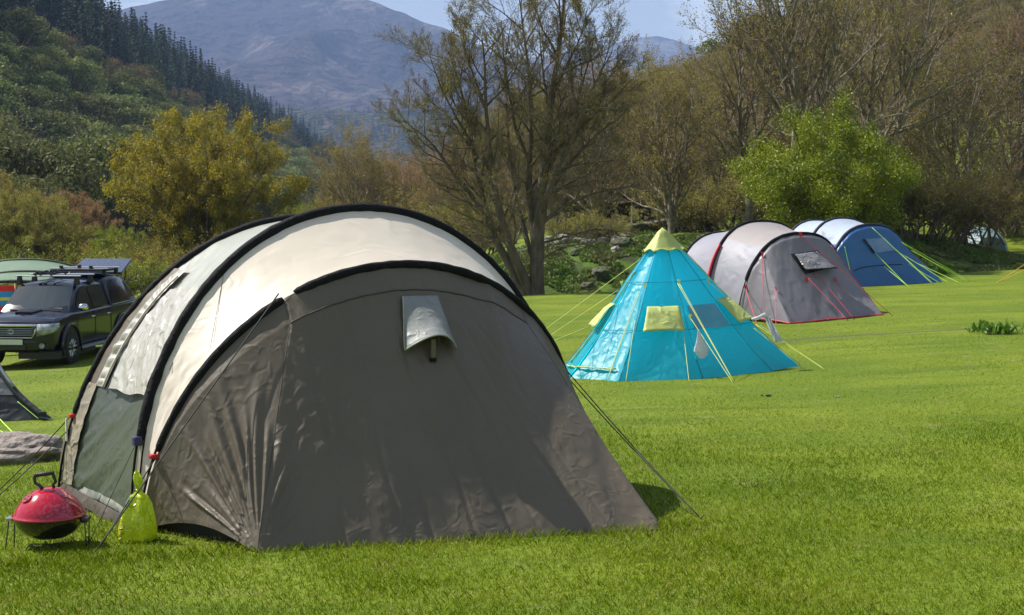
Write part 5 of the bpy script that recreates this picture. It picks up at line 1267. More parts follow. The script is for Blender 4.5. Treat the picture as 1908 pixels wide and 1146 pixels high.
# bonnet scoop, grille, lamps, bumper
m = loft([[(.30, -.20, 1.15), (.30, .20, 1.15), (.30, .19, 1.20), (.30, -.19, 1.20)], [(-.12, -.26, 1.17), (-.12, .26, 1.17), (-.12, .25, 1.225), (-.12, -.25, 1.225)]]); soften(m.build('bonnet_scoop', PAINT, truck), .02)
m = MB(); m.box((.300, 0, 1.175), (.012, .34, .030)); m.build('scoop_opening', PLAS, truck)
def fr(y, z, o=.0): return (.865 - .16 * (abs(y) / .85) ** 2.2 + o - .10 * max(0, z - .80), y, z)
def frontplate(ys_z, mm, nm, o=.01, parent=truck):
    m = MB(); G = []
    for y, za, zb in ys_z: G.append([fr(y, za, o), fr(y, (za + zb) / 2, o), fr(y, zb, o)])
    m.grid(np.array(G)); ob = m.build(nm, mm, parent, True); thick(ob, .02, 1); return ob
ys = np.linspace(-.46, .46, 13); frontplate([(y, .70, .93) for y in ys], PLAS, 'grille', .02)
m = MB()
for z in (.745, .79, .835, .88): m.tube([fr(y, z, .05) for y in ys], .012, 5)
m.build('grille_slat', SIDE, truck, True)
m = MB(); m.tube([fr(y, .945, .04) for y in np.linspace(-.52, .52, 13)], .034, 8); m.tube([fr(.53, .945, .035), fr(.50, .83, .03), fr(.44, .69, .03)], .026, 7); m.tube([fr(-.53, .945, .035), fr(-.50, .83, .03), fr(-.44, .69, .03)], .026, 7); m.tube([fr(y, .685, .035) for y in np.linspace(-.44, .44, 11)], .018, 6)
m.build('grille_frame', CHR, truck, True)
m = MB(); an = np.linspace(0, 2 * PI, 25); m.tube([(.925, .065 * math.cos(a_), .815 + .045 * math.sin(a_)) for a_ in an], .008, 5); m.tube([(.925, .03 * math.cos(a_), .815 + .044 * math.sin(a_)) for a_ in an], .006, 5); m.build('emblem', CHR, truck, True)
for sy in (-1, 1):
    G = []
    for k, (x, y) in enumerate([(.885, .555), (.878, .64), (.862, .74), (.835, .80), (.795, .85), (.73, .888), (.65, .906), (.57, .915)]):
        q = k / 7; G.append([(x, sy * y, .715 + .13 * q), (x + .012, sy * (y + .006), .85 + .05 * q), (x - .012, sy * (y - .004), .975 + .008 * q)])
    m = MB(); m.grid(np.array(G)); h = m.build('headlight', LENS, truck, True); thick(h, .02, 0)
    m = MB(); m.lathe([(.001, .0), (.05, .005), (.06, .02), (.062, .05)], 20, axis='y'); V = np.concatenate(m.V); V = np.stack([-V[:, 1] * -1, V[:, 0], V[:, 2]], 1)
    m2 = MB(); m2.add(V * [1, 1, 1] + np.array([.86, sy * .66, .52]), m.F); m2.build('fog_lamp', LENS, truck, True)
    # mirror
    m = loft([[(-.40 + .10 * math.cos(a_) * .6, sy * .95, 1.24 + .055 * math.sin(a_)) for a_ in an[:-1]], [(-.38 + .12 * math.cos(a_) * .6, sy * 1.02, 1.245 + .085 * math.sin(a_)) for a_ in an[:-1]], [(-.40 + .11 * math.cos(a_) * .6, sy * 1.12, 1.245 + .078 * math.sin(a_)) for a_ in an[:-1]], [(-.42 + .05 * math.cos(a_) * .6, sy * 1.15, 1.245 + .04 * math.sin(a_)) for a_ in an[:-1]]])
    m.build('mirror', CHR, truck, True)
    for x in (-1.24, -2.16):
        m = MB(); m.tube([(x - .09, sy * .925, .985), (x - .07, sy * .955, .99), (x + .07, sy * .955, .99), (x + .09, sy * .925, .985)], .018, 6); m.build('door_handle', CHR, truck, True)
    m = loft([[(-.48, sy * y, z) for y, z in ((.86, .33), (1.0, .33), (1.0, .38), (.86, .385))], [(-2.55, sy * y, z) for y, z in ((.86, .33), (1.0, .33), (1.0, .38), (.86, .385))]]); soften(m.build('side_step', SIDE, truck), .012)
m = loft([[fr(y, z, o) for y, z, o in ((y_, .36, -.10), (y_, .42, .03), (y_, .60, .06), (y_, .66, .02), (y_, .66, -.12))] for y_ in np.linspace(-.84, .84, 15)]); soften(m.build('bumper', PAINT, truck, True), .015, 2, 35)
m = MB(); m.box((.905, 0, .49), (.04, .62, .11)); m.build('air_intake', PLAS, truck)
m = MB(); m.box((.945, 0, .60), (.015, .52, .112)); soften(m.build('number_plate', PLATE, truck), .004)
m = MB(); m.box((-.3, .5, .30), (2.0, .9, .16)); m.box((-2.2, 0, .36), (3.9, 1.3, .14)); m.box((0, 0, .36), (.12, 1.5, .12)); m.box((-3.08, 0, .36), (.12, 1.5, .12)); m.build('underbody', PLAS, truck)
# roof bars with clamps and rack gear
for x in (-1.02, -1.80):
    b = empty('roof_bar', (0, 0, 0)); b.parent = truck
    m = loft([[(x + dx, y, 1.90 + dz) for dx, dz in ((-.045, 0), (0, .018), (.045, 0), (0, -.018))] for y in (-.76, -.73, .73, .76)]); m.build('bar', ALU, b)
    for sy in (-1, 1):
        m = loft([[(x + dx, sy * y, 1.70) for dx, y in ((-.07, .60), (.07, .60), (.07, .72), (-.07, .72))], [(x + dx, sy * y, 1.885) for dx, y in ((-.05, .62), (.05, .62), (.05, .70), (-.05, .70))]]); soften(m.build('foot', PLAS, b), .015)
m = MB()
for y, z in ((-.30, 1.94), (-.18, 1.94), (.06, 1.945)): m.tube([(-.95, y, z), (-1.9, y, z)], .022, 6)
for x, y in ((-1.15, -.3), (-1.15, -.18), (-1.65, -.3), (-1.65, -.18), (-1.4, .06)): m.box((x, y, 1.965), (.10, .07, .06), .2)
m.build('bike_carrier', PLAS, truck)
for x in (-2.75, -3.5):
    b = empty('roof_bar', (0, 0, 0)); b.parent = truck
    m = loft([[(x + dx, y, 1.99 + dz) for dx, dz in ((-.035, 0), (0, .014), (.035, 0), (0, -.014))] for y in (-.72, .72)]); m.build('bar', ALU, b)
    for sy in (-1, 1): m = MB(); m.box((x, sy * .62, 1.90), (.10, .08, .16)); soften(m.build('foot', PLAS, b), .012)
m = MB(); m.box((-3.1, 0, 1.945), (1.1, 1.24, .05)); [m.box((x, y, 2.03), (.10, .08, .05), .3) for x, y in ((-2.7, -.4), (-2.8, .0), (-3.3, -.2), (-2.75, .3))]; m.build('rack_tray', PLAS, truck)
# raised rear hatch of the canopy
m = MB(); V = [(-3.80, -.66, 1.80), (-3.80, .66, 1.80), (-4.62, .62, 2.10), (-4.62, -.62, 2.10)]; up = np.array([.03, 0, .06]); V2 = [tuple(np.array(v) + up) for v in V]
m.add(V + V2, [(0, 1, 2, 3), (7, 6, 5, 4), (0, 4, 5, 1), (1, 5, 6, 2), (2, 6, 7, 3), (3, 7, 4, 0)]); h = m.build('rear_hatch', mat('hatch_paint', (.06, .07, .12), .2, coat=1.), truck); soften(h, .02)
m = MB(); m.tube([(-4.05, .60, 1.45), (-4.30, .58, 1.98)], .012, 5); m.tube([(-4.05, -.60, 1.45), (-4.30, -.58, 1.98)], .012, 5); m.build('hatch_strut', PLAS, truck)

# ================================================================== barbecue
bq = on_ground(93, 1000, 8.68); bb = empty('kettle_barbecue', tuple(bq)); tag(bb, 'small red-lidded kettle barbecue with black bowl on wire legs on the grass', 'barbecue')
REDE = mat('red_enamel', (.42, .008, .030), .12, (.34, .006, .026), 4, coat=.5, spec=.6); BLKE = mat('black_enamel', (.010, .010, .010), .14, coat=.6, spec=.5); WIRE = mat('dark_wire', (.08, .08, .085), .35, metal=.8); HND = mat('black_handle_plastic', (.03, .028, .028), .5, bump=.3, bscale=60)
RB_ = .222; ZR = .205
m = MB(); m.lathe([(.001, .168), (.045, .166), (.075, .158), (.12, .130), (.165, .090), (.197, .048), (.212, .016), (.214, .004), (RB_ + .002, .002), (RB_ + .004, -.006), (RB_, -.010), (.208, -.006)][::-1], 72, (0, 0, ZR)); lid = m.build('lid', REDE, bb, True)
m = MB(); m.lathe([(RB_ - .008, -.006), (RB_ - .010, -.02), (.200, -.06), (.165, -.105), (.11, -.138), (.05, -.150), (.001, -.152)][::-1], 72, (0, 0, ZR)); m.build('bowl', BLKE, bb, True)
# lid handle: two bent uprights and a ribbed grip
m = MB(); m.tube([(-.030, -.02, .365), (-.050, -.03, .392), (-.072, -.035, .405), (-.078, -.035, .440), (-.074, -.035, .452)], .0105, 8); m.tube([(.030, .0, .368), (.030, -.01, .395), (.046, -.01, .410), (.036, -.015, .445), (.034, -.02, .462)], .0105, 8)
m.tube([(-.080, -.037, .454), (.040, -.018, .468)], .0125, 10)
for k in range(9): q = k / 8; m.tube([(-.070 + .10 * q, -.0355 + .014 * q, .4552 + .0115 * q), (-.066 + .10 * q, -.035 + .014 * q, .4557 + .0115 * q)], .0142, 10)
m.build('handle', HND, lid, True)
# vent disc with three holes on the left slope of the lid
va = math.radians(222); nrm_v = unit(np.array([math.cos(va) * .62, math.sin(va) * .62, .80])); cv = np.array([math.cos(va) * .142, math.sin(va) * .142, ZR + .116])
tu = unit(np.cross([0, 0, 1.], nrm_v)); tv = np.cross(nrm_v, tu)
m = MB(); n = 28; an = np.linspace(0, 2 * PI, n, endpoint=False); V = [cv + nrm_v * .0035 + (tu * math.cos(a_) + tv * math.sin(a_)) * .034 for a_ in an] + [cv + nrm_v * -.004 + (tu * math.cos(a_) + tv * math.sin(a_)) * .036 for a_ in an]
m.add(V, [tuple(range(n))] + [(i, n + i, n + (i + 1) % n, (i + 1) % n) for i in range(n)]); vd = m.build('vent', REDE, lid, False)
m = MB()
for k in range(3):
    c = cv + nrm_v * .005 + (tu * math.cos(PI / 2 + 2 * PI * k / 3) + tv * math.sin(PI / 2 + 2 * PI * k / 3)) * .016; m.add([c + (tu * math.cos(a_) + tv * math.sin(a_)) * .0075 for a_ in an], [tuple(range(n))])
m.build('vent_hole', INNER, vd)
for sx in (-1, 1):
    m = MB(); m.box((sx * (RB_ + .012), -.02, ZR - .022), (.04, .085, .022), 0); m.box((sx * (RB_ - .004), .01, ZR - .040), (.03, .05, .03)); soften(m.build('side_bracket', HND if sx > 0 else ALU, bb), .006)
    for y0, dx in ((-.055, .018), (.045, .0)):
        x0 = sx * (RB_ + .012); m = MB(); m.tube([(x0, y0, ZR - .025), (x0 + sx * dx * .5, y0 - .01, ZR - .12), (x0 + sx * dx * 1.2, y0 - .02, -.03)], .0042, 6); m.build('leg', WIRE, bb, True)
m = MB(); m.tube([(-.11, -.05, .012), (-.09, -.06, .03), (-.02, -.05, .026), (.05, -.06, .03), (.09, -.04, .034), (.12, .0, .012)], .0042, 5); m.tube([(-.12, -.09, .0), (-.10, -.10, .026), (-.03, -.09, .015)], .004, 5); m.build('base_wire', WIRE, bb, True)

# ================================================================== lime carrier bag with tied neck
LBAG = mat('lime_thin_plastic', (.55, .64, .012), .25, (.60, .68, .02), 5, crease=.7, crscale=16, trans=.35, tcol=(.65, .78, .02), spec=.7); LBAG2 = mat('yellow_print', (.72, .72, .02), .3, crease=1., crscale=20, trans=.3); LBLUE = mat('light_blue_print', (.08, .33, .46), .3, crease=.8, crscale=20)
bgp = on_ground(256, 1000, 8.82); lb = empty('tied_carrier_bag', tuple(bgp)); tag(lb, 'bright lime green plastic bag with knotted neck leaning by the tent corner', 'bag')
nu, nv = 72, 48; G = np.empty((nu + 1, nv, 3)); pr_z = np.array([0, .03, .10, .18, .25, .30, .32, .335]); pr_r = np.array([.085, .118, .118, .100, .080, .055, .026, .014])
for i in range(nu + 1):
    a_ = 2 * PI * (i % nu) / nu
    for j in range(nv):
        z = .335 * j / (nv - 1); rad = np.interp(z, pr_z, pr_r); v = z / .335
        rad *= 1 + (.10 + .10 * v) * math.sin(5 * a_ + 1.3 * math.sin(3 * v)) * .6 + .13 * (float(fbm(math.cos(a_) * 2.5 + 9, math.sin(a_) * 2.5 + z * 16, 3, 5)) - .5) + .10 * v * math.sin(11 * a_ + 2) * .5
        G[i, j] = (math.cos(a_) * rad + .02 * v - .006, math.sin(a_) * rad * .8, z - .012)
m = MB(); m.grid(G); m.add([(0, 0, -.012)] + [tuple(G[i, 0]) for i in range(nu)], [(0, 1 + (i + 1) % nu, 1 + i) for i in range(nu)]); m.build('bag_body', LBAG, lb, True)
N_ = normals_grid(G); N_ = np.where((N_ * (G * [1, 1, 0])).sum(-1, keepdims=True) < 0, -N_, N_); G2 = G + N_ * .0025
def sub(i0, i1, j0, j1, mm, nm): m = MB(); m.grid(G2[i0:i1, j0:j1]); m.build(nm, mm, lb, True)
sub(38, 49, 1, 20, LBAG2, 'yellow_print'); sub(37, 46, 33, 43, LBLUE, 'blue_print'); sub(36, 40, 18, 24, LBLUE, 'blue_print')
m = MB(); G = np.empty((25, 20, 3))
for i in range(25):
    a_ = 2 * PI * (i % 24) / 24
    for j in range(20):
        v = j / 19; rad = (.010 + .017 * math.sin(PI * min(1, v * 1.05)) ** .7) * (1 + .25 * math.sin(3 * a_ + 4 * v)); G[i, j] = (.012 + math.cos(a_) * rad - .008 * v, math.sin(a_) * rad * .6, .32 + .130 * v)
m.grid(G); m.tube([(.0, -.008, .325), (.022, -.012, .322), (.03, .004, .326), (.008, .012, .33), (-.004, 0, .325)], .008, 6); m.build('bag_neck', LBAG, lb, True)

# ================================================================== rocks, walls, plants
from mathutils import Matrix
ROCK = mat('pinkish_grey_rock', (.30, .25, .22), .9, (.17, .145, .13), 5, bump=1., bscale=14, bdist=.05, detail=8); ROCKP = mat('pale_lichened_rock', (.30, .27, .24), .9, (.16, .15, .12), 3, bump=1., bscale=6, bdist=.1, detail=8); ROCKD = mat('dark_mossy_rock', (.085, .075, .06), .9, (.05, .08, .015), 2.2, bump=1., bscale=6, bdist=.1, detail=8)
def rock(loc, sz, mm, label=None, group=None, seed=0, rz=0., name='rock', res=40, lumps=.28):
    nu, nv = res, res // 2 + 1; V = []
    r = np.random.default_rng(seed); ox = r.uniform(0, 50)
    a_ = np.linspace(0, 2 * PI, nu, endpoint=False); b_ = np.linspace(-PI / 2, PI / 2, nv); A_, B_ = np.meshgrid(a_, b_)
    D = np.stack([np.cos(A_) * np.cos(B_), np.sin(A_) * np.cos(B_), np.sin(B_)], -1)
    n = np.array([[mnoise.fractal(Vector(d * 1.6) + Vector((ox, 0, 0)), 1., 2.1, 4) for d in row] for row in D]); n2 = np.array([[abs(mnoise.noise(Vector(d * 3.1) + Vector((0, ox, 0)))) for d in row] for row in D])
    D = np.sign(D) * np.abs(D) ** .85; D = D * (1 + lumps * n + .18 * n2)[..., None] * (np.array(sz) / 2)
    c_, s_ = math.cos(rz), math.sin(rz); D = np.stack([D[..., 0] * c_ - D[..., 1] * s_, D[..., 0] * s_ + D[..., 1] * c_, D[..., 2]], -1)
    idx = np.arange(nu * nv).reshape(nv, nu); F = np.stack([idx[:-1], np.roll(idx, -1, 1)[:-1], np.roll(idx, -1, 1)[1:], idx[1:]], -1).reshape(-1, 4)
    me = mesh_np(name, D.reshape(-1, 3), F, [mm], True)
    if label is None: return me
    o = obj(name, me, None, tuple(loc)); tag(o, label, 'rock', group); return o
p = on_ground(30, 850, 14.9); rock(p + [0, 0, .06], (1.25, .7, .38), ROCK, 'long pinkish grey boulder in the grass at the left edge behind the barbecue', None, 4, .1, res=90, name='boulder', lumps=.32)
for X, Y, d, s_, mm, lb_ in ((1118, 468, 54.5, .95, ROCKD, 'broad dark mossy rock on the stream bank left of the teepee peak'), (1095, 478, 53.5, .6, ROCKD, 'dark rock in the grass bank behind the left ropes of the teepee'), (1024, 512, 51.5, .55, ROCK, 'small pinkish rock at the foot of the bank right of the central trunk'),
                          (1160, 452, 57.5, 1.1, ROCKD, 'pointed dark rock on top of the bank beside the teepee peak'), (1148, 456, 57, .7, ROCKP, 'pale flat-topped rock leaning on the pointed dark rock'), (1050, 500, 52.4, .45, ROCKD, 'low dark rock half way down the shaded bank'), (1075, 455, 56.5, .6, ROCKD, 'dark rock under the low limbs of the central tree'),
                          (1690, 480, 60, .5, ROCKP, 'pale stone in the grass under the tangled thicket'), (1848, 462, 76, .9, ROCKP, 'flat brown patch of rock at the far edge of the field')):
    p = on_ground(X, Y, d); s_ *= .72; rock(p + [0, 0, .02 * s_], (s_ * 1.3, s_ * .9, s_ * .8), mm, lb_, 'rocks along the stream bank', int(X), X * .1)
cob = [rock(None, (1, .8, .6), ROCKP, seed=s, res=14) for s in (1, 2, 3)]
r = np.random.default_rng(5)
for k in range(70):      # pale stones strewn along the top of the bank
    X = r.uniform(1015, 1170); d = 59 + r.uniform(-1.4, 2.4); p = on_ground(X, 445, d); o = obj('stone', cob[k % 3], None, tuple(p + [0, 0, .05])); o.scale = (r.uniform(.18, .60),) * 3; o.rotation_euler = (r.uniform(-.3, .3), 0, r.uniform(0, 6)); tag(o, 'pale stone strewn along the top of the bank right of the central trunk', 'stone', 'pale stones strewn on the bank')
def drywall(P0, P1, h, label, seed, st=.34):
    r = np.random.default_rng(seed); P0 = np.array(P0); P1 = np.array(P1); L_ = np.linalg.norm(P1[:2] - P0[:2]); m = MB(); nz = int(h / .2)
    base = [me_to(c) for c in cob]
    for row in range(nz):
        q = r.uniform(0, .02)
        while q < 1:
            w = r.uniform(.6, 1.3) * st; x, y = P0[:2] * (1 - q) + P1[:2] * q; z = gz1(x, y) + .1 + row * .19 + r.uniform(-.03, .05); V, F = base[r.integers(0, 3)]
            a_ = r.uniform(-.3, .3) + math.atan2(P1[1] - P0[1], P1[0] - P0[0]); c_, s_ = math.cos(a_), math.sin(a_); W = V * [w, .45, .34 * r.uniform(.8, 1.2)]; W = np.stack([W[:, 0] * c_ - W[:, 1] * s_, W[:, 0] * s_ + W[:, 1] * c_, W[:, 2]], 1) + [x, y, z]
            m.add(W, F); q += w * .85 / L_
    o = m.build('drystone_wall', mat('weathered_wall_stone', (.16, .145, .13), .95, (.07, .065, .05), 1.7, bump=.6, bscale=8, bdist=.05), None, True); tag(o, label, 'wall'); return o
def me_to(me): return np.array([v.co[:] for v in me.vertices]), [tuple(p.vertices) for p in me.polygons]
w0 = on_ground(1172, 440, 66); w1 = on_ground(1330, 440, 70); drywall(w0, w1, .9, 'grey drystone wall behind the teepee peak', 3)
w0 = on_ground(1730, 385, 97); w1 = on_ground(1960, 385, 99); drywall(w0, w1, .9, 'grey drystone wall on the slope at the right edge', 4, .5)
POST = mat('weathered_fence_post', (.16, .14, .12), .9)
for k, X in enumerate((1838, 1852, 1866, 1873, 1880, 1903)):
    p = on_ground(X, 385, 96.4); m = MB(); hh = [1.3, 1.35, 1.5, 1.6, 1.4, 1.55][k]; m.tube([(0, 0, -.2), (.02 * (k % 3 - 1), 0, hh)], [.07, .055], 7); o = m.build('fence_post', POST, None, False, tuple(p)); tag(o, 'weathered wooden fence post by the stone wall at the right edge', 'post', 'fence posts by the stone wall')
# pale tent half hidden in the thicket
FT = mat('pale_blue_grey_cloth', (.17, .26, .28), .5, (.20, .29, .31), 2, crease=.4, crscale=2, trans=.2)
p = on_ground(1826, 440, 70); m = MB(); G = np.empty((40, 20, 3))
for i in range(40):
    a_ = PI * i / 39
    for j in range(20):
        v = j / 19; rr2 = math.sin(PI * (.15 + .7 * v)) ** .6; G[i, j] = p + np.array([-1.25 * math.cos(a_) * rr2, (v - .5) * 3.2, 1.35 * math.sin(a_) ** .9 * rr2 * (1.05 - .1 * v)])
m.grid(G); ft = m.build('dome_tent', FT, None, True); tag(ft, 'pale blue-grey dome tent half hidden behind the bare thicket at the right', 'tent')
# broad-leaved dock plant in the lawn
DOCK = mat('dock_leaf', (.10, .19, .02), .4, (.13, .24, .03), 6, trans=.35, spec=.5, bump=.4, bscale=20)
def dock(loc, n, R0, H, label, seed):
    r = np.random.default_rng(seed); m = MB()
    for k in range(n):
        a_ = r.uniform(0, 2 * PI); L_ = H * r.uniform(.6, 1.15); o_ = np.array([r.normal(0, R0 * .45), r.normal(0, R0 * .25), 0]); lean = r.uniform(.15, .8); w = L_ * r.uniform(.22, .36); q = np.linspace(0, 1, 8)
        dx = np.array([math.cos(a_), math.sin(a_), 0]); sd = np.array([-math.sin(a_), math.cos(a_), 0]); mid = o_ + dx * (q[:, None] * L_ * lean) + np.array([0, 0, 1.]) * (q[:, None] * L_ * (1 - .45 * lean * q[:, None])); ww = w * .5 * np.sin(PI * q ** .8) ** .8 + .004
        G = np.stack([mid - sd * ww[:, None] + [0, 0, .02], mid, mid + sd * ww[:, None] + [0, 0, .02]], 1); m.grid(G)
    o = m.build('dock_plant', DOCK, None, True, tuple(loc)); tag(o, label, 'plant'); return o
dock(gpx(1857, 622) , 75, .52, .26, 'broad-leaved dark green weed clump in the mown lawn at the right', 3)
dock(gpx(1814, 620), 10, .10, .10, 'small flat weed just left of the leafy clump', 4)
for k, X in enumerate((1740, 1752)): dock(on_ground(X, 490, 52 + k), 30, .5, .35, ['low green weeds at the right-hand foot of the blue tent', 'weeds behind the green ropes of the blue tent'][k], 9 + k)
# molehill crumbs
SOIL = mat('dark_soil', (.055, .042, .030), .95, bump=1, bscale=30)
for (X, Y), s_ in (((1429, 739), .055), ((1562, 741), .035)):
    m = MB(); r = np.random.default_rng(X); V0, F0 = me_to(cob[0])
    for k in range(9): w = r.uniform(.3, .8) * s_; m.add(V0 * w + np.append(r.normal(0, s_ * .45, 2), .015), F0)
    o = m.build('soil_crumbs', SOIL if X < 1500 else ROCKP, None, True, tuple(gpx(X, Y))); tag(o, 'small dark heap of soil crumbs on the lawn right of the teepee' if X < 1500 else 'tiny pale scrap lying on the lawn right of the soil crumbs', 'soil' if X < 1500 else 'debris')

# ================================================================== grass blades
def blades(n, y0, y1, hmin, hmax, wd, seed, power=1.0, fi=0., fo=3.):
    r = np.random.default_rng(seed); yy = y0 + (y1 - y0) * r.uniform(0, 1, n) ** power; yy = yy[(r.uniform(0, 1, n) < (1 if fi <= 0 else np.clip((yy - y0) / max(fi, .01), 0, 1))) & (r.uniform(0, 1, n) < np.clip((y1 - yy) / fo, 0, 1))]; n = len(yy); xx = r.uniform(-1, 1, n) * (yy * .40 + 1.0)
    dens = fbm(xx * 1.3, yy * 1.3, 3, 77); keep = r.uniform(0, 1, n) < .55 + 1.0 * (dens - .35); xx, yy, dens = xx[keep], yy[keep], dens[keep]; n = len(xx)
    z = gz(xx, yy); tuft = fbm(xx * .8 + 9, yy * .8, 3, 88)
    # longer uncut grass against the tent hem
    dd = np.abs(np.cross(CB[:2] - CA[:2], np.stack([xx, yy], 1) - CA[:2]) / np.linalg.norm(CB[:2] - CA[:2])); inx = (xx > -3.4) & (xx < 1.2) & (yy < 9.6); near = np.exp(-(dd / .16) ** 2) * inx
    h = (hmin + (hmax - hmin) * r.uniform(0, 1, n) ** 1.6) * (.55 + .95 * tuft) * (1 + .9 * near)
    a_ = r.uniform(0, 2 * PI, n); lean = r.uniform(.15, .95, n); w = wd * r.uniform(.6, 1.3, n); b_ = a_ + r.uniform(-.6, .6, n) + PI / 2
    base = np.stack([xx, yy, z - .004], 1); sd = np.stack([np.cos(b_) * w, np.sin(b_) * w, 0 * w], 1); dr = np.stack([np.cos(a_) * lean * h, np.sin(a_) * lean * h, h], 1)
    mid = base + dr * [.35, .35, .6]; tip = base + dr * [1.0, 1.0, .92]
    V = np.stack([base - sd, base + sd, mid + sd * .8, tip, mid - sd * .8], 1).reshape(-1, 3); i5 = np.arange(n)[:, None] * 5
    tone = .05 + r.uniform(0, 1, n) * .42 + .26 * np.clip((fbm(xx * .45, yy * .45, 4, 99) - .3) * 2.2, 0, 1) + .22 * np.clip((fbm(xx * 2.6, yy * 2.6, 2, 98) - .25) * 2, 0, 1); tone = np.where(r.uniform(0, 1, n) < .04 + .10 * (fbm(xx * 1.1, yy * 1.1, 3, 66) > .62), 1.6, tone)
    return V, i5 + np.array([[0, 1, 2, 3, 4]]), np.repeat(tone, 5)
def grass_mat():
    m = bpy.data.materials.new('grass_blades'); m.use_nodes = True; nt = m.node_tree; nt.nodes.clear(); L = nt.links.new
    out = nn(nt, 'ShaderNodeOutputMaterial'); b = nn(nt, 'ShaderNodeBsdfPrincipled'); b.inputs['Roughness'].default_value = .5; b.inputs['Specular IOR Level'].default_value = .25
    at = nn(nt, 'ShaderNodeAttribute', attribute_name='tone'); cr = nn(nt, 'ShaderNodeValToRGB'); e = cr.color_ramp.elements
    e[0].position = 0; e[0].color = (.10, .165, .005, 1); e[1].position = 1; e[1].color = (.42, .38, .12, 1)
    for p_, c_ in ((.45, (.175, .255, .006)), (.72, (.26, .33, .012)), (.80, (.32, .36, .04))): x = e.new(p_); x.color = c_ + (1,)
    L(at.outputs['Fac'], cr.inputs[0]); L(cr.outputs[0], b.inputs['Base Color']); t = nn(nt, 'ShaderNodeBsdfTranslucent'); L(cr.outputs[0], t.inputs[0]); mix = nn(nt, 'ShaderNodeMixShader'); mix.inputs[0].default_value = .42
    L(b.outputs[0], mix.inputs[1]); L(t.outputs[0], mix.inputs[2]); L(mix.outputs[0], out.inputs[0]); return m
parts_ = [blades(520000, 6.2, 17, .014, .042, .0019, 1, 1.3, 0, 7), blades(330000, 10, 34, .010, .028, .0030, 2, 1.25, 5, 14), blades(110000, 20, 58, .010, .026, .006, 3, 1.2, 10, 14)]
Vg = []; Fg = []; Tg = []; n = 0
for V, F_, T in parts_: Vg.append(V); Fg.append(F_ + n); Tg.append(T); n += len(V)
g = obj('grass', mesh_np('grass', np.concatenate(Vg), np.concatenate(Fg), [grass_mat()], False, attr={'tone': np.concatenate(Tg)})); tag(g, 'short bright green grass of the camping field', 'grass', kind='stuff')
# rough grass tussocks on the stream bank
r = np.random.default_rng(14); n = 110000; xx = r.uniform(-3, 24, n); yb_ = 50.5 + .28 * xx; yy = yb_ + r.uniform(-.6, 9, n); kk = fbm(xx * .8, yy * .8, 3, 5); sel = kk > .42; xx, yy, kk = xx[sel], yy[sel], kk[sel]; n = len(xx); z = gz(xx, yy)
P_ = np.stack([xx, yy, z + .06], 1); V, F_ = leafquads(r, P_, r.uniform(.10, .30, n), .25, .1); me = mesh_np('bank_grass', V, F_, [mat('rough_bank_grass', (.10, .18, .015), .6, (.14, .15, .04), .8, trans=.3)], False)
tag(obj('bank_grass', me), 'rough tussocky grass on the stream bank', 'grass', kind='stuff')

# ================================================================== air, light, sky, camera
HZ = 0.00014
m = bpy.data.materials.new('valley_haze'); m.use_nodes = True; nt = m.node_tree; nt.nodes.clear(); o_ = nn(nt, 'ShaderNodeOutputMaterial'); v = nn(nt, 'ShaderNodeVolumePrincipled'); v.inputs['Color'].default_value = (.40, .58, 1.0, 1); v.inputs['Density'].default_value = HZ; v.inputs['Anisotropy'].default_value = 0.
nt.links.new(v.outputs[0], o_.inputs['Volume'])
zlo = float(GZ.min()) - 1.0; mb = MB(); mb.box((0, 3850, (zlo + 1150) / 2), (12100, 8500, 1150 - zlo)); hz = mb.build('haze', m); tag(hz, 'thin blue haze filling the valley', 'haze', kind='stuff')

az = math.radians(69); el = math.radians(50)
sdir = Vector((-math.sin(az) * math.cos(el), math.cos(az) * math.cos(el), math.sin(el)))
sl = bpy.data.lights.new('sun', 'SUN'); sl.energy = 5.0; sl.angle = math.radians(.53); sl.color = (1., .955, .88); so = bpy.data.objects.new('sun', sl); COL.objects.link(so); so.rotation_euler = sdir.to_track_quat('Z', 'Y').to_euler(); so.location = (0, 0, 50)
w = bpy.data.worlds.new('World'); sc.world = w; w.use_nodes = True; nt = w.node_tree; nt.nodes.clear(); L = nt.links.new
ow = nn(nt, 'ShaderNodeOutputWorld'); bg = nn(nt, 'ShaderNodeBackground'); bg.inputs['Strength'].default_value = .05
sky = nn(nt, 'ShaderNodeTexSky', sky_type='NISHITA'); sky.sun_disc = False; sky.sun_elevation = el; sky.sun_rotation = -az; sky.air_density = 1.0; sky.dust_density = 1.5; sky.ozone_density = 2.0
tc = nn(nt, 'ShaderNodeTexCoord'); mp = nn(nt, 'ShaderNodeMapping'); mp.inputs['Scale'].default_value = (7, 7, 16); mp.inputs['Location'].default_value = (3.1, 1.2, .4); L(tc.outputs['Generated'], mp.inputs['Vector'])
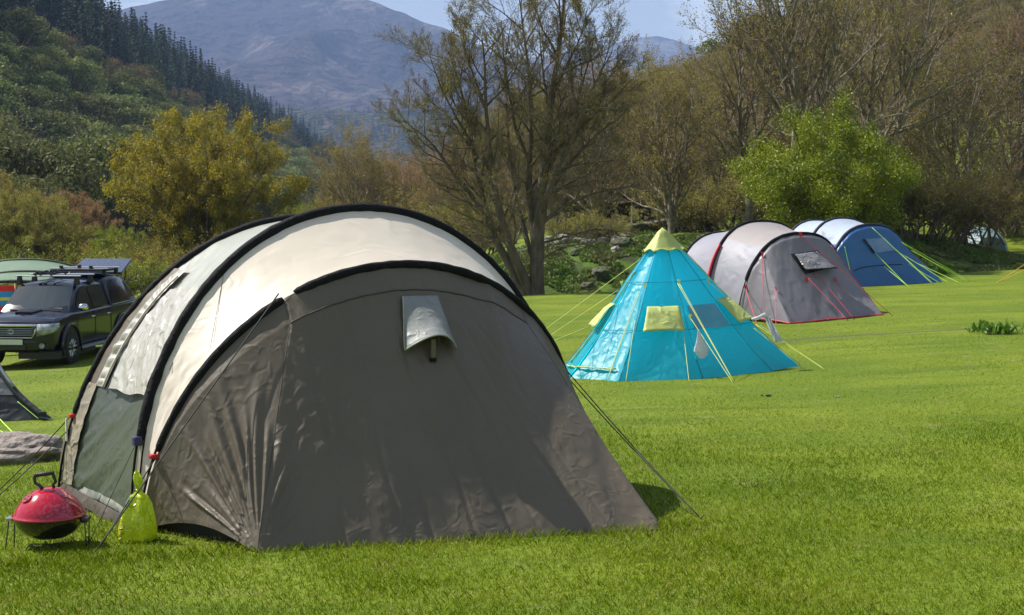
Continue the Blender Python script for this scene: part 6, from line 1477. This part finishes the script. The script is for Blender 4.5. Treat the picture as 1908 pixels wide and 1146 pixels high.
nz = nn(nt, 'ShaderNodeTexNoise'); nz.inputs['Scale'].default_value = 1.; nz.inputs['Detail'].default_value = 4; L(mp.outputs[0], nz.inputs['Vector'])
mr = nn(nt, 'ShaderNodeMapRange'); mr.inputs['From Min'].default_value = .48; mr.inputs['From Max'].default_value = .66;  L(nz.outputs['Fac'], mr.inputs['Value'])
mxc = nn(nt, 'ShaderNodeMix', data_type='RGBA'); mxc.inputs['B'].default_value = (11.8, 12.9, 13.2, 1); sx_ = nn(nt, 'ShaderNodeSeparateXYZ'); L(tc.outputs['Generated'], sx_.inputs[0])
hzr = nn(nt, 'ShaderNodeMapRange'); hzr.inputs['From Min'].default_value = .02; hzr.inputs['From Max'].default_value = .32; hzr.inputs['To Min'].default_value = .85; hzr.inputs['To Max'].default_value = .0; L(sx_.outputs['Z'], hzr.inputs['Value'])
mxm = nn(nt, 'ShaderNodeMath', operation='ADD', use_clamp=True); mc2 = nn(nt, 'ShaderNodeMath', operation='MULTIPLY'); mc2.inputs[1].default_value = .95; L(mr.outputs[0], mc2.inputs[0]); L(mc2.outputs[0], mxm.inputs[0]); L(hzr.outputs[0], mxm.inputs[1]); L(mxm.outputs[0], mxc.inputs['Factor']); L(sky.outputs[0], mxc.inputs['A']); L(mxc.outputs['Result'], bg.inputs[0]); L(bg.outputs[0], ow.inputs[0])
cam = bpy.data.cameras.new('camera'); cam.lens = 36 * FPX / 1908; cam.sensor_width = 36; cam.clip_end = 30000; cam.clip_start = .05
co = bpy.data.objects.new('camera', cam); COL.objects.link(co); co.location = (0, 0, CAMZ); co.rotation_euler = (PI / 2 - PIT, 0, 0); sc.camera = co
sc.view_settings.view_transform = 'Standard'; sc.view_settings.look = 'None'; sc.view_settings.exposure = 0.8; sc.view_settings.gamma = 1.
cy = sc.cycles; cy.use_denoising = True; cy.max_bounces = 6; cy.diffuse_bounces = 3; cy.glossy_bounces = 2; cy.transmission_bounces = 3; cy.transparent_max_bounces = 6; cy.volume_bounces = 0
cy.use_adaptive_sampling = True; cy.adaptive_threshold = .02; cy.caustics_reflective = False; cy.caustics_refractive = False; sc.render.use_persistent_data = False
print('scene done')
